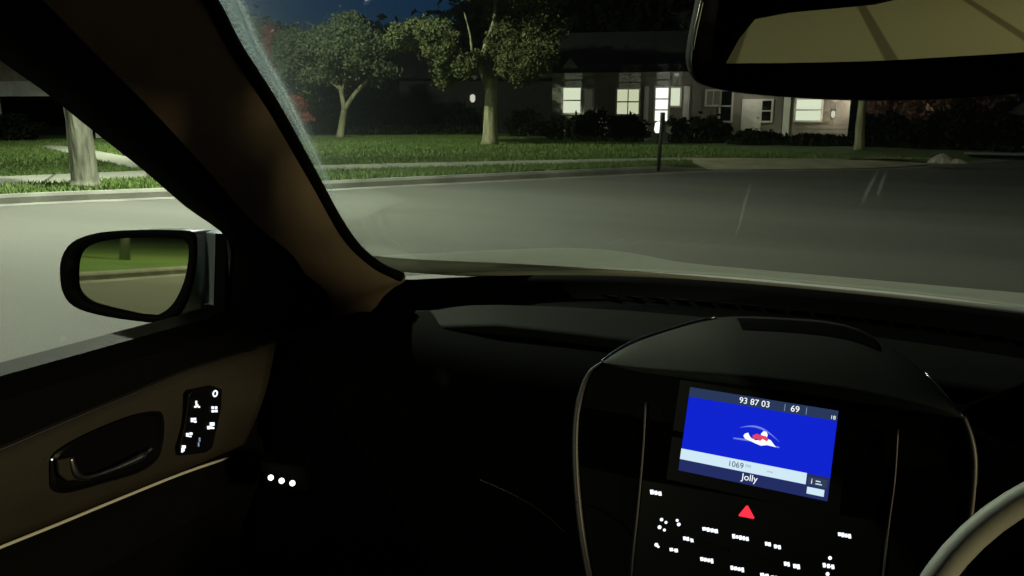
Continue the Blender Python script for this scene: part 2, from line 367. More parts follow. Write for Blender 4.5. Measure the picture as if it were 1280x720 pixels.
# drive on the left running up to the house, and the apron on the right
sheet('front_path', [G(x, y, LZ+.008) for x, y in [(164, 210), (214, 208), (150, 194), (96, 184), (60, 181), (50, 183)]], LZ+.008, 'walk')
Ks = [p for p in K if 16.2 < p.y < 22]
tag(obj('driveway_apron', MB().grid([offs(Ks, .02, .024), offs(Ks, .16, .030), offs(Ks, 1.3, LZ+.006)]), 'concrete'), kind='structure')
kf = offs(Ks, 1.28, LZ+.010); kb0, kb1 = G(868, 197.3, LZ+.010), G(1190, 198.8, LZ+.010)
kb = [kb0.lerp(kb1, i/(len(kf)-1)) for i in range(len(kf))]
strip('driveway', kf, kb, 'concrete')
DRIVE = np.array([[p.x, p.y] for p in offs(Ks, -.2, 0)+kb[::-1]])
sheet('parking_slab', [(1.6, -16, 0), (14, -16, 0), (14, 9, 0), (5, 9, 0), (1.6, 4, 0)], .006, 'slab')
# grass blades on the near verge and lawn
def blades():
    n = 150000; t = RNG.uniform(.0, 1, n); Ka = np.array([[p.x, p.y] for p in offs(K, .16, 0)]); idx = np.clip(RNG.uniform(22, len(Ka)-12, n), 0, len(Ka)-2)
    i = idx.astype(int); fr = (idx-i)[:, None]; base = Ka[i]*(1-fr)+Ka[i+1]*fr
    d = RNG.uniform(0, 1, n)**1.6*24; base = base+np.array([[fd.x, fd.y]])*d[:, None]
    wfa = np.array([[p.x, p.y] for p in wf]); wba = np.array([[p.x, p.y] for p in wb])
    poly = np.vstack([wfa, wba[::-1]])
    def inside(poly):
        ins = np.zeros(n, bool); j = len(poly)-1
        for k in range(len(poly)):
            xi, yi = poly[k]; xj, yj = poly[j]
            c = ((yi > base[:, 1]) != (yj > base[:, 1])) & (base[:, 0] < (xj-xi)*(base[:, 1]-yi)/(yj-yi+1e-9)+xi); ins ^= c; j = k
        return ins
    ok = ~inside(poly)
    ok &= ~inside(DRIVE)
    for nm in ('front_path',):
        ok &= ~inside(np.array([[v.co.x, v.co.y] for v in bpy.data.objects[nm].data.vertices]))
    base = base[ok]; m = len(base); a = RNG.uniform(0, 6.28, m); wd = RNG.uniform(.008, .018, m); h = RNG.uniform(.03, .085, m)
    v = np.zeros((m, 3, 3)); dx, dy = np.cos(a)*wd, np.sin(a)*wd
    v[:, 0, 0] = base[:, 0]-dx; v[:, 0, 1] = base[:, 1]-dy; v[:, 0, 2] = LZ-.005
    v[:, 1, 0] = base[:, 0]+dx; v[:, 1, 1] = base[:, 1]+dy; v[:, 1, 2] = LZ-.005
    v[:, 2, 0] = base[:, 0]+RNG.normal(0, .025, m); v[:, 2, 1] = base[:, 1]+RNG.normal(0, .025, m); v[:, 2, 2] = LZ+h
    me = bpy.data.meshes.new('grass'); me.vertices.add(m*3); me.vertices.foreach_set('co', v.reshape(-1)); me.loops.add(m*3); me.loops.foreach_set('vertex_index', np.arange(m*3))
    me.polygons.add(m); me.polygons.foreach_set('loop_start', np.arange(m)*3); me.polygons.foreach_set('loop_total', np.full(m, 3)); me.update(); me.materials.append(M['blade'])
    o = bpy.data.objects.new('grass', me); COL.objects.link(o); tag(o, 'short green lawn grass beside the pavement', 'grass', kind='stuff')
blades()

# ================================================================== TREES
def leaf_mesh(name, blobs, count, size, m, parent, shell=.55):
    nb = []
    for c0, r0 in blobs:
        nb.append((c0, tuple(x*.86 for x in r0)))
        for k in range(11):
            d = Vector(RNG.normal(0, 1, 3)).normalized(); q_ = .55+.5*RNG.random(); f_ = RNG.uniform(.2, .42)
            nb.append((Vector(c0)+Vector((d.x*r0[0], d.y*r0[1], d.z*r0[2]))*q_, tuple(x*f_ for x in r0)))
    blobs = nb
    vol = np.array([b[1][0]*b[1][1]*b[1][2] for b in blobs])**.8; pick = RNG.choice(len(blobs), count, p=vol/vol.sum())
    c = np.array([tuple(b[0]) for b in blobs])[pick]; r = np.array([b[1] for b in blobs])[pick]
    d = RNG.normal(0, 1, (count, 3)); d /= np.linalg.norm(d, axis=1)[:, None]
    rad = np.where(RNG.random(count) < .2, RNG.uniform(.9, 1.35, count), (shell+(1-shell)*RNG.uniform(0, 1, count)) ** .8)
    # lumpy outline
    lump = 1+.22*np.sin(d[:, 0]*5+pick)*np.cos(d[:, 2]*6+pick*2)+.12*np.sin(d[:, 1]*11+pick*3)
    # gather leaves into sprays
    p = c+d*r*(rad*lump)[:, None]
    keep = (np.sin(p[:, 0]*4.1)+np.sin(p[:, 1]*3.7+1)+np.sin(p[:, 2]*4.6+2)) > -1.35+RNG.normal(0, .7, count)
    p = p[keep]; n = len(p)
    a = RNG.normal(0, 1, (n, 3)); a /= np.linalg.norm(a, axis=1)[:, None]; b = RNG.normal(0, 1, (n, 3)); b -= a*(a*b).sum(1)[:, None]; b /= np.linalg.norm(b, axis=1)[:, None]
    s = size*RNG.uniform(.5, 1.2, n)[:, None]
    v = np.stack([p-a*s, p+b*s*.45, p+a*s, p-b*s*.45], 1)-np.array(tuple(wl(parent)))
    me = bpy.data.meshes.new(name); me.vertices.add(n*4); me.vertices.foreach_set('co', v.reshape(-1)); me.loops.add(n*4); me.loops.foreach_set('vertex_index', np.arange(n*4))
    me.polygons.add(n); me.polygons.foreach_set('loop_start', np.arange(n)*4); me.polygons.foreach_set('loop_total', np.full(n, 4)); me.update(); me.materials.append(M[m])
    o = bpy.data.objects.new(name, me); COL.objects.link(o)
    if parent: o.parent = parent
    return o
def tree(base, label, limbs, blobs, leaf, bark, count, size, group=None, name='tree', cat='tree', shell=.45):
    t = empty(name, base, label, cat, group)
    mb = MB()
    for pts, rs in limbs:
        q = sm(pts, 4); k = len(q); rr = [rs[0]+(rs[1]-rs[0])*(i/(k-1)) for i in range(k)]
        if rs[0] > .12: rr[0] *= 1.28; rr[1] *= 1.1; rr[2] *= 1.03
        mb.tube([p+Vector((random.uniform(-1, 1), random.uniform(-1, 1), 0))*rr[i]*.03 for i, p in enumerate(q)], rr, 12)
    obj('trunk', mb, bark, t, smooth=True)
    leaf_mesh('crown', blobs, count, size, leaf, t, shell)
    return t
def F2(base): return lambda x, y, dd=0: facing(x, y, base)+Vector((-math.sin(TH), math.cos(TH), 0))*dd
# tree 1: right-hand forked small tree (photo 425,172)
b = G(425, 172.5, LZ); f = F2(b); s = (b-Vector((0, 0, CZ))).length/1000
def bl(f, x, y, rx, ry, dd=0, s=None): return (f(x, y, dd), (rx*s, rx*s*.9, ry*s))
tree(b, 'small grey-green tree with a thin forked trunk on the lawn', [
    ([b, f(428, 152), f(430, 138)], (.16, .12)), ([f(430, 138), f(427, 118), f(420, 95), f(405, 70)], (.11, .04)),
    ([f(430, 138), f(440, 122), f(453, 106), f(470, 88), f(478, 60)], (.11, .04)), ([f(427, 118), f(432, 90), f(440, 60)], (.06, .03)), ([f(425, 112), f(400, 92), f(370, 78)], (.05, .02))],
    [bl(f, 375, 72, 34, 34, 1, s), bl(f, 410, 58, 34, 26, 0, s), bl(f, 445, 60, 36, 30, -1, s), bl(f, 468, 75, 28, 24, 0, s), bl(f, 425, 85, 36, 20, 1, s), bl(f, 350, 60, 26, 28, 2, s), bl(f, 400, 95, 22, 12, 0, s), bl(f, 455, 92, 24, 12, 1, s)],
    'leaf_grey', 'bark', 95000, .085, 'lawn trees')
# tree 2: the stout one in the middle
b = G(612, 181.5, LZ); f = F2(b); s = (b-Vector((0, 0, CZ))).length/1000
tree(b, 'stout tree with spreading crown in two lobes on the lawn', [
    ([b, f(613, 150), f(614, 118), f(616, 96)], (.26, .17)), ([f(612, 112), f(604, 92), f(598, 76)], (.14, .10)), ([f(600, 82), f(585, 74), f(566, 62), f(552, 42), f(540, 30)], (.10, .03)),
    ([f(601, 80), f(608, 55), f(618, 25), f(620, -20)], (.11, .05)), ([f(616, 100), f(622, 80), f(640, 60), f(660, 40)], (.13, .04)), ([f(590, 74), f(588, 45), f(580, 15)], (.05, .02)), ([f(575, 68), f(560, 80), f(545, 92)], (.05, .02))],
    [bl(f, 512, 42, 24, 15, 0, s), bl(f, 535, 33, 26, 15, 1, s), bl(f, 550, 55, 22, 20, -1, s), bl(f, 562, 75, 22, 18, 0, s), bl(f, 553, 96, 18, 13, 1, s), bl(f, 580, 85, 16, 14, -1, s), bl(f, 596, 72, 12, 10, 0, s),
     bl(f, 630, 55, 20, 30, 0, s), bl(f, 655, 38, 28, 28, 1, s), bl(f, 672, 22, 24, 24, 0, s), bl(f, 660, 78, 26, 24, -1, s), bl(f, 655, 96, 18, 12, 0, s), bl(f, 640, 10, 26, 20, 1, s), bl(f, 682, 60, 16, 26, 0, s), bl(f, 640, 78, 18, 18, -1, s),
     bl(f, 590, -25, 80, 18, 0, s), bl(f, 650, -8, 40, 20, 0, s), bl(f, 690, 35, 18, 26, 0, s), bl(f, 500, 48, 16, 12, 0, s)],
    'leaf', 'bark', 170000, .06, 'lawn trees')
# tree 3: verge tree seen through the door window
b = G(107, 234, LZ); f = F2(b); s = (b-Vector((0, 0, CZ))).length/1000
tree(b, 'pale rough tree trunk on the verge, seen through the door window', [
    ([b, f(104, 205), f(99, 160), f(93, 120), f(88, 60), f(80, -20), f(85, -110)], (.19, .13)), ([f(85, -60), f(40, -260), f(-60, -560, 2)], (.12, .05)), ([f(84, -80), f(110, -280), f(130, -560, 2)], (.12, .05)), ([f(85, -110), f(75, -350), f(40, -650, 2)], (.14, .05))],
    [bl(f, -60, -640, 150, 90, 3, s), bl(f, 60, -700, 170, 90, 4, s), bl(f, 120, -620, 130, 80, 3, s), bl(f, 20, -780, 140, 80, 3, s)], 'leaf', 'bark_pale', 16000, .10, 'lawn trees')
# red-leaved trees behind the pillar
b = G(352, 170, LZ); f = F2(b); s = (b-Vector((0, 0, CZ))).length/1000
tree(b, 'slim red-leaved tree beside the windscreen pillar', [([b, f(350, 130), f(347, 90), f(344, 50)], (.12, .04))],
     [bl(f, 343, 58, 12, 20, 0, s), bl(f, 352, 78, 10, 12, 0, s), bl(f, 338, 45, 9, 12, 0, s)], 'leaf_red', 'bark', 2600, .12)
b = G(376, 171, LZ); f = F2(b); s = (b-Vector((0, 0, CZ))).length/1000
tree(b, 'low red-flowering shrub under the grey-green tree', [([b, f(375, 150), f(374, 130)], (.06, .02))],
     [bl(f, 374, 128, 12, 10, 0, s), bl(f, 366, 140, 10, 10, 0, s), bl(f, 384, 148, 9, 7, 0, s)], 'leaf_red', 'bark', 1000, .10, name='shrub', cat='shrub')
# grey-green shade tree at far left
b = G(318, 168, LZ); f = F2(b); s = (b-Vector((0, 0, CZ))).length/1000
tree(b, 'broad pale green tree close to the pillar, left of the forked one', [([b, f(316, 120), f(318, 70)], (.25, .12))],
     [bl(f, 310, 60, 50, 32, 0, s), bl(f, 345, 90, 34, 34, 0, s), bl(f, 300, 110, 40, 34, 0, s), bl(f, 355, 120, 26, 26, 0, s), bl(f, 270, 80, 50, 40, 0, s)], 'leaf_grey', 'bark', 50000, .11, 'lawn trees')
# right-hand slim tree by the brown house
b = G(1074, 187.5, LZ); f = F2(b); s = (b-Vector((0, 0, CZ))).length/1000
tree(b, 'slim straight tree trunk right of the brown house', [([b, f(1075, 160), f(1078, 130), f(1082, 90), f(1085, 30)], (.14, .09)), ([f(1082, 90), f(1050, 50), f(1030, 10)], (.07, .03))],
     [bl(f, 1060, 20, 60, 40, 0, s), bl(f, 1110, 30, 50, 40, 0, s), bl(f, 1080, -20, 60, 40, 0, s)], 'leaf_dark', 'bark', 9000, .16)
# pinkish blossom trees behind the hedge at right
for (px, py, dist, rx, ry, lab) in [(1110, 128, 175, 22, 14, 'pinkish leafy tree behind the hedge, nearest the slim trunk'), (1160, 133, 176, 24, 13, 'pinkish leafy tree behind the hedge, middle one of three'), (1218, 126, 175, 26, 11, 'pinkish leafy tree behind the hedge, rightmost of three')]:
    b = G(px, dist, LZ); f = F2(b); s = (b-Vector((0, 0, CZ))).length/1000
    tree(b, lab, [([b, f(px+2, 155), f(px-2, 140), f(px-6, 125)], (.16, .06)), ([f(px, 148), f(px+10, 135), f(px+14, 120)], (.08, .04))],
         [bl(f, px, py, rx, ry, 0, s), bl(f, px-14, py+4, rx*.5, ry*.8, 0, s), bl(f, px+14, py-6, rx*.6, ry*.8, 0, s), bl(f, px, py-40, 50, 30, 0, s)], 'leaf_pink', 'bark_pale', 4200, .17, 'pinkish trees behind the hedge')
# dark trees far behind
dk = ['tall unlit tree behind the forked tree', 'tall black tree between the forked tree and the stout tree', 'tall black tree directly behind the stout tree', 'tall black tree above the left house gable',
      'tall black tree above the lit entrance', 'tall black tree behind the interior mirror', 'tall dark tree at the right end of the street', 'dark tree behind the pillar at the left', 'tall black tree between the stout tree and the left house gable', 'tall black tree above the roof between the gable and the lit entrance', 'tall black tree left of the interior mirror']
for i, (px, top, wd) in enumerate([(455, 45, 60), (545, 30, 62), (640, -30, 80), (730, -90, 90), (830, -110, 90), (960, -90, 100), (1240, -60, 110), (300, 40, 60), (690, -100, 80), (785, -120, 80), (880, -120, 80)]):
    b = G(px, 163.5, LZ); f = F2(b); s = (b-Vector((0, 0, CZ))).length/1000
    my = (top+150)/2; hh = (150-top)/2
    tree(b, dk[i], [([b, f(px+3, 120), f(px, my)], (.45, .2))],
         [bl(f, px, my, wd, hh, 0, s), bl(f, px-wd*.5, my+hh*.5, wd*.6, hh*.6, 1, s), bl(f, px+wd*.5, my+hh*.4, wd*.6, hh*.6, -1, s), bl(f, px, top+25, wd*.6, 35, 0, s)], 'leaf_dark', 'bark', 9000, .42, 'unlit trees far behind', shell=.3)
# shrubs
def shrub(px, pyb, rx, ry, label, leaf='leaf_dark', n=2600, size=.10, group='dark shrubs in front of the houses'):
    b = G(px, pyb, LZ); f = F2(b); s = (b-Vector((0, 0, CZ))).length/1000
    return tree(b, label, [([b, f(px, pyb-ry)], (.05, .03))], [bl(f, px, pyb-ry, rx, ry, 0, s), bl(f, px-rx*.5, pyb-ry*.7, rx*.6, ry*.7, .3, s), bl(f, px+rx*.45, pyb-ry*.8, rx*.6, ry*.75, -.3, s)], leaf, 'bark', n, size, group, name='shrub', cat='shrub', shell=.2)
for px, pb, rx, ry, lab in [(706, 176, 24, 15, 'dark rounded shrub below the leftmost lit window'), (745, 177, 26, 17, 'wide dark shrub between the two left lit windows'), (785, 177, 22, 15, 'dark shrub below the double lit window'),
                            (868, 179, 24, 16, 'large dark rounded shrub right of the signpost'), (893, 178, 18, 14, 'dark shrub under the white framed windows'), (934, 181, 20, 9, 'low dark shrub below the pale front door'), (962, 181, 16, 9, 'low dark shrub beside the front door'),
                            (1005, 182, 22, 6, 'flat dark shrub at the foot of the brown wall'), (1040, 182, 20, 6, 'flat dark shrub at the corner of the brown wall'), (1105, 184, 26, 19, 'dark bushy shrub just right of the slim trunk'), (1150, 185, 28, 17, 'dark bushy shrub in the hedge below the pinkish trees'), (1195, 187, 30, 25, 'tall dark bush right of the pinkish trees'), (1240, 188, 30, 24, 'tall dark bush near the grey shed'),
                            (470, 168, 28, 20, 'black bush behind the lawn, right of the forked trunk'), (520, 168, 30, 22, 'black bush at the lawn end between the two lawn trees'), (575, 168, 26, 18, 'black bush at the lawn end left of the stout trunk'), (660, 170, 24, 16, 'black bush at the lawn end right of the stout trunk'), (415, 167, 26, 18, 'dark bush behind the forked trunk')]:
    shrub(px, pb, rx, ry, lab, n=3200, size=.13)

# ================================================================== HOUSES
def plane_frame(base, deg):
    a = math.radians(deg); return Vector(base), Vector((math.cos(a), math.sin(a), 0)), Vector((math.sin(a), -math.cos(a), 0))   # origin, along, outward (to the street)
class Facade:
    def __init__(s, base, deg): s.o, s.u, s.n = plane_frame(base, deg)
    def s_(s, px, py): p = pl(px, py, s.n, s.o); return (p-s.o).dot(s.u), p.z
    def P(s, a, z, h=0): return s.o+s.u*a+s.n*h+Vector((0, 0, z-s.o.z))
    def rect(s, mb, a0, a1, z0, z1, h0, h1): return mb.box(s.P((a0+a1)/2, (z0+z1)/2, (h0+h1)/2), (abs(a1-a0), abs(h1-h0), abs(z1-z0)), ax=(s.u, s.n, (0, 0, 1)))
    def prect(s, mb, x0, y0, x1, y1, h0, h1):
        a0, z1 = s.s_(x0, y0); a1, z0 = s.s_(x1, y1); return s.rect(mb, a0, a1, z0, z1, h0, h1)
def window(fc, root, x0, y0, x1, y1, pane, cols=1, rows=2, label=None, fr='white_paint', w=.07):
    a0, z1 = fc.s_(x0, y0); a1, z0 = fc.s_(x1, y1); mb = MB()
    fc.rect(mb, a0-w, a0, z0-w, z1+w, .0, .06); fc.rect(mb, a1, a1+w, z0-w, z1+w, .0, .06); fc.rect(mb, a0, a1, z1, z1+w, .0, .058); fc.rect(mb, a0, a1, z0-w, z0, .0, .07)
    for i in range(1, rows): z = z0+(z1-z0)*i/rows; fc.rect(mb, a0, a1, z-.025, z+.025, .012, .045)
    for i in range(1, cols): a = a0+(a1-a0)*i/cols; fc.rect(mb, a-.02, a+.02, z0, z1, .014, .043)
    win = obj('window', mb, fr, root, label=label)
    p = MB(); fc.rect(p, a0, a1, z0, z1, -.02, .008); obj('pane', p, pane, win)
    return win
def siding(fc, a0, a1, z0, z1, depth, lap=.16):
    mb = MB(); z = z0
    fc.rect(mb, a0, a1, z0, z1, -depth, -.02)
    while z < z1-.02:
        t = min(z+lap, z1); p = [fc.P(a0, z, .0), fc.P(a0, t, -.018), fc.P(a0, t, -.03), fc.P(a0, z, -.03)]; mb.prism(p, fc.u*(a1-a0)); z += lap
    return mb
base = G(865, 176, LZ); fc = Facade(base, 15.3)
H = empty('house', base, 'low pale-sided house with lit windows and white front door', 'house')
aL, _ = fc.s_(690, 140); aA, _ = fc.s_(746, 140); aB, _ = fc.s_(815, 140); aR, _ = fc.s_(978, 140)
EZ = 2.55
obj('wall', siding(fc, aL, aR, LZ, EZ, 6), 'siding', H)
# roof: ridge along the front
def gable_roof(fc, a0, a1, z0, zr, depth, over=.45):
    mb = MB(); A = fc.P(a0-over, z0, over); B = fc.P(a0-over, zr, -depth/2); C_ = fc.P(a0-over, z0, -depth-over)
    mb.prism([A, B, C_, C_+Vector((0, 0, .14)), B+Vector((0, 0, .16)), A+Vector((0, 0, .14))], fc.u*(a1-a0+2*over)); return mb
obj('roof', gable_roof(fc, aL, aR, EZ, 4.3, 6), 'roof', H)
g0, _ = fc.s_(698, 140); g1, _ = fc.s_(726, 140)     # small gable dormer on the left
mb = MB(); mb.prism([fc.P(g0, EZ+.15, .1), fc.P(g1, EZ+.15, .1), fc.P((g0+g1)/2, 3.25, .1)], fc.n*-2.2); obj('gable', mb, 'siding', H)
window(fc, H, 704.5, 110, 725.5, 141, 'pane_lit', 1, 2, 'leftmost lit window, brightest upper sash')
window(fc, H, 731, 112, 740, 141, 'pane_faint', 1, 1)
window(fc, H, 772, 112, 798, 142.5, 'pane_lit_dim', 2, 2, 'lit window with four panes')
w1 = window(fc, H, 820, 110, 834, 151, 'pane_white', 1, 3, 'brilliant white lit entrance sidelight')
window(fc, H, 839, 110, 849.5, 132, 'pane_lit', 1, 1)
for x0, x1 in ((855, 859.5), (806, 809)): mb = MB(); fc.prect(mb, x0, 108, x1, 176, .02, .16); obj('porch_post', mb, 'white_paint', H)
window(fc, H, 884, 114, 899, 131, 'pane_faint', 2, 1, 'small high window, pane given a faint glow'); window(fc, H, 902, 114, 913, 151, 'pane_dark', 1, 2, 'tall unlit window in a white frame')  # the high window's pane is given a faint glow
mb = MB(); fc.prect(mb, 928, 124, 950, 167, -.02, .05); d = obj('door', mb, 'white_paint', H, label='pale front door')
mb = MB(); fc.prect(mb, 931, 128, 947, 141, .05, .062); fc.prect(mb, 931, 145, 947, 163, .05, .062); obj('door_panel', mb, 'white_paint', d)
mb = MB().lathe(fc.P(fc.s_(947.5, 147)[0], fc.s_(947.5, 147)[1], .07), [(.02, -.02), (.035, 0), (.02, .02)], 8); obj('handle', mb, 'metal_dark', d)
window(fc, H, 953, 126, 963, 151, 'pane_dark', 1, 2, 'narrow dark window beside the door')
mb = MB(); fc.rect(mb, aL-.45, aR+.45, EZ-.02, EZ+.12, .452, .475); obj('gutter', mb, 'siding', H)
# porch light over the door so the wall shows as in the photograph
# brown wing
base2 = G(1020, 178, LZ); f2 = Facade(base2, 12)
H2 = empty('house', base2, 'brown-walled house end with one bright lit window and white corner pipe', 'house')
b0, _ = f2.s_(980, 140); b1, _ = f2.s_(1062, 140)
obj('wall', siding(f2, b0, b1, LZ, 2.6, 7), 'siding_brown', H2); obj('roof', gable_roof(f2, b0, b1, 2.6, 4.6, 7), 'roof', H2)
window(f2, H2, 996, 124.5, 1025, 150.5, 'pane_lit', 1, 2, 'bright lit double-hung window')
mb = MB(); f2.prect(mb, 980.5, 118, 984.5, 177, .01, .09); obj('downpipe', mb, 'white_paint', H2)
wp = f2.P(*f2.s_(1041, 143), .12)
mb = MB(); mb.box(wp+Vector((0, 0, .16)), (.16, .14, .05), math.radians(12)); mb.box(wp-f2.n*.09, (.06, .06, .3), math.radians(12)); l = obj('wall_lantern', mb, 'metal_dark', H2)
obj('bulb', MB().lathe(wp, [(.03, -.12), (.07, -.05), (.07, .08), (.03, .13)], 10), 'lantern', l, smooth=True)
# dark house far behind, only its lantern shows
base3 = G(600, 166, LZ); f3 = Facade(base3, 28)
H3 = empty('house', base3, 'unlit dark house behind the lawn trees with one small white lamp', 'house')
c0, _ = f3.s_(500, 140); c1, _ = f3.s_(690, 140)
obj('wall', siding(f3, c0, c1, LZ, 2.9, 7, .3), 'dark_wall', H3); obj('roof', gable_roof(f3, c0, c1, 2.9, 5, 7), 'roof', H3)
wp = f3.P(*f3.s_(591, 123), .2)
mb = MB(); mb.box(wp+Vector((0, 0, .26)), (.26, .22, .06), math.radians(28)); mb.box(wp-f3.n*.16, (.08, .08, .45), math.radians(28)); l = obj('wall_lantern', mb, 'metal_dark', H3)
obj('bulb', MB().lathe(wp, [(.06, -.2), (.14, -.08), (.13, .14), (.05, .2)], 10), 'lantern', l, smooth=True)
# carport house seen through the door window
base4 = G(40, 172, LZ); f4 = Facade(base4, 20)
H4 = empty('house', base4, 'house with deep pale fascia over a dark carport and board siding above', 'house')
e0, _ = f4.s_(-330, 140); e1, zt = f4.s_(122, 101); _, zb = f4.s_(60, 120.5)
mb = MB(); f4.rect(mb, e0, e1, zb, zt, -.2, .12); obj('fascia', mb, 'fascia', H4, bevel=.02)
mb = MB(); f4.rect(mb, e0+.5, e1-1.4, zt, zt+1.6, -5, -.2)
k = e0+.5
while k < e1-1.5: f4.rect(mb, k, k+.05, zt, zt+1.6, -.2, -.16); k += .42
obj('board_siding', mb, 'wood_siding', H4)
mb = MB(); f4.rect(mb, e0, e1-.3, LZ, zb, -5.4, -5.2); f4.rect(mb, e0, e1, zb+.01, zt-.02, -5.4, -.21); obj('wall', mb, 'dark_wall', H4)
mb = MB(); f4.prect(mb, -4, 120, 3, 174, -.15, .02); obj('carport_post', mb, 'fascia', H4)
mb = MB(); f4.rect(mb, e1-.35, e1-.15, LZ, zb, -.15, .02); obj('carport_post', mb, 'fascia', H4)
mb = MB(); f4.rect(mb, e0+.3, e1-1.2, zt+1.6, zt+1.75, -5.3, .2); obj('roof', mb, 'roof', H4)
for i, (px, lab) in enumerate([(15, 'dark shrub in front of the carport post'), (165, 'dark shrub beside the carport house, next to the pillar')]):
    shrub(px, 176, 30, 14, lab, n=2600, size=.12, group='shrubs by the carport')
# grey shed at the right edge
base5 = G(1290, 172, LZ); f5 = Facade(base5, 10)
Hs = empty('shed', base5, 'small grey gabled shed at the right edge behind the bushes', 'shed')
a0, z0 = f5.s_(1262, 150); a1, _ = f5.s_(1340, 150)
mb = MB().prism([f5.P(a0, LZ), f5.P(a1, LZ), f5.P(a1, 1.55), f5.P((a0+a1)/2, 2.1), f5.P(a0, 1.3)], f5.n*-2); obj('wall', mb, 'fascia', Hs)
mb = MB().prism([f5.P(a0-.1, 1.3, .1), f5.P((a0+a1)/2, 2.14, .1), f5.P(a1+.1, 1.5, .1), f5.P(a1+.1, 1.58, .1), f5.P((a0+a1)/2, 2.22, .1), f5.P(a0-.1, 1.38, .1)], f5.n*-2.2); obj('roof', mb, 'roof', Hs)

# ---------------- small street things
def post_sign():
    b = G(823, 214, LZ); f = F2(b); t = empty('signpost', b, 'thin dark signpost at the kerb in front of the lit entrance', 'signpost')
    obj('pole', MB().tube([b, f(825, 180), f(828, 146)], .034, 10), 'metal_dark', t, smooth=True)
    p = f(828, 153); obj('sign_plate', MB().box(p, (.02, .09, .36), TH+1.2), 'metal_dark', t, bevel=.005)
post_sign()
def garden_light(px, py, h, r, label, m='pane_white'):
    b = G(px, py, LZ); t = empty('garden_light', b, label, 'lamp', 'garden lights by the entrance')
    obj('stake', MB().lathe(b, [(.03, 0), (.03, h*.5)], 8), 'metal_dark', t)
    obj('shade', MB().lathe(b+Vector((0, 0, h*.5)), [(r*.7, 0), (r, h*.15), (r*.8, h*.45), (r*.2, h*.52)], 12), m, t, smooth=True)
garden_light(822, 180, .75, .14, 'brightest white garden light, left of the signpost')
garden_light(836, 178, .62, .13, 'dimmer garden light just right of the signpost', 'pane_faint')
garden_light(803, 176, .5, .16, 'faint garden light left of the signpost', 'pane_faint')
def rock(px, py, dim, label):
    b = G(px, py, LZ); mb = MB(); n = 9
    prof = [(.5, 0), (.52, .15), (.4, .5), (.2, .85), (.04, 1)]
    vs = []
    for r, z in prof: vs.append([b+Vector((dim[0]*r*math.cos(a)*random.uniform(.85, 1.1), dim[1]*r*math.sin(a)*random.uniform(.85, 1.1), dim[2]*z*random.uniform(.9, 1.05))) for a in [2*math.pi*k/n for k in range(n)]])
    mb.grid([r+[r[0]] for r in vs]); mb.add(vs[-1], [tuple(range(n))])
    o = obj('boulder', mb, 'stone', loc=b); tag(o, label, 'boulder')
rock(1176, 204, (.55, .4, .20), 'pale pointed boulder at the far end of the driveway')
rock(652, 169, (.9, .5, .28), 'small grey boulder on the lawn right of the stout trunk')
rock(1195, 204.5, (.5, .3, .10), 'flat pale stone beside the pointed boulder')
sheet('far_pavement', [G(1205, 193, LZ+.008), G(1420, 197, LZ+.008), G(1420, 193.5, LZ+.008), G(1205, 190, LZ+.008)], LZ+.008, 'walk')
# street lamps outside the frame, and unseen lamps added as fill light
def street_or_fill_lamp(base, head, label, watts, col, spot=179, blend=.12, aim=None, soft=.12):
    base = Vector(base); head = Vector(head); t = empty('street_or_fill_lamp', base, label, 'street lamp')
    top = Vector((base.x, base.y, head.z-.1))
    obj('pole', MB().tube([base, base+Vector((0, 0, .6)), top], [.11, .08, .05], 12), 'pole_steel', t, smooth=True)
    d = (Vector((head.x, head.y, 0))-Vector((base.x, base.y, 0))); dn = d.normalized()
    obj('arm', MB().tube(sm([top, top+d*.4+Vector((0, 0, .22)), head+Vector((0, 0, .12))-dn*.3], 5), .035, 8), 'pole_steel', t, smooth=True)
    a = math.atan2(dn.y, dn.x); hd = obj('lamp_head', MB().box(head+Vector((0, 0, .12)), (.7, .3, .12), a), 'pole_steel', t, bevel=.04)
    obj('lens', MB().box(head+Vector((0, 0, .05)), (.45, .22, .03), a), 'lantern', hd)
    ld = bpy.data.lights.new('street_or_fill_light', 'SPOT'); ld.energy = watts; ld.color = col; ld.spot_size = math.radians(spot); ld.spot_blend = blend; ld.shadow_soft_size = soft
    lo = bpy.data.objects.new('street_or_fill_light', ld); COL.objects.link(lo); lo.location = head-wl(t); lo.parent = t
    if aim: lo.rotation_euler = (Vector(aim)-head).to_track_quat('-Z', 'Y').to_euler()
street_or_fill_lamp((-10.0, 8.45, LZ), L1_POS, 'street lamp on the verge hidden behind the windscreen pillar', L1_W, L1_COL, 148, 1.0, (-7.4, 6.0, 0))
street_or_fill_lamp((-10.6, -13.5, LZ), (-8.3, -13.0, 7.2), 'added unseen lamp on the verge behind the car, brightens the door mirror view', 3600, (.95, 1.0, .66), 165, .5)  # unseen fill lamp, added to brighten what the door mirror shows
street_or_fill_lamp((-18.9, 15.9, LZ), L3_POS, 'added tall fill lamp on the lawn, unseen behind the windscreen pillar', L3_W, L3_COL, 138, .8, (-16.5, 21.5, .5))  # fill lamp added to lift the lawn and its trees
street_or_fill_lamp((-21.5, 8.2, LZ), (-19.3, 7.4, 6.6), 'added unseen lamp on the lawn left of the carport house path', 3800, (.94, 1.0, .78), 170, .3)  # unseen fill lamp, added to light the carport fascia
street_or_fill_lamp((13.6, -1.2, 0), L2_POS, 'short street lamp right of the car, beyond the parking slab', L2_W, L2_COL, soft=.55)
def small_light(p, w, col, n='porch_or_fill_light'):
    ld = bpy.data.lights.new(n, 'POINT'); ld.energy = w; ld.color = col; ld.shadow_soft_size = .08
    lo = bpy.data.objects.new(n, ld); COL.objects.link(lo); lo.location = p
small_light(fc.P(fc.s_(940, 118)[0], fc.s_(940, 118)[1], .9), 20, (1, .93, .78))
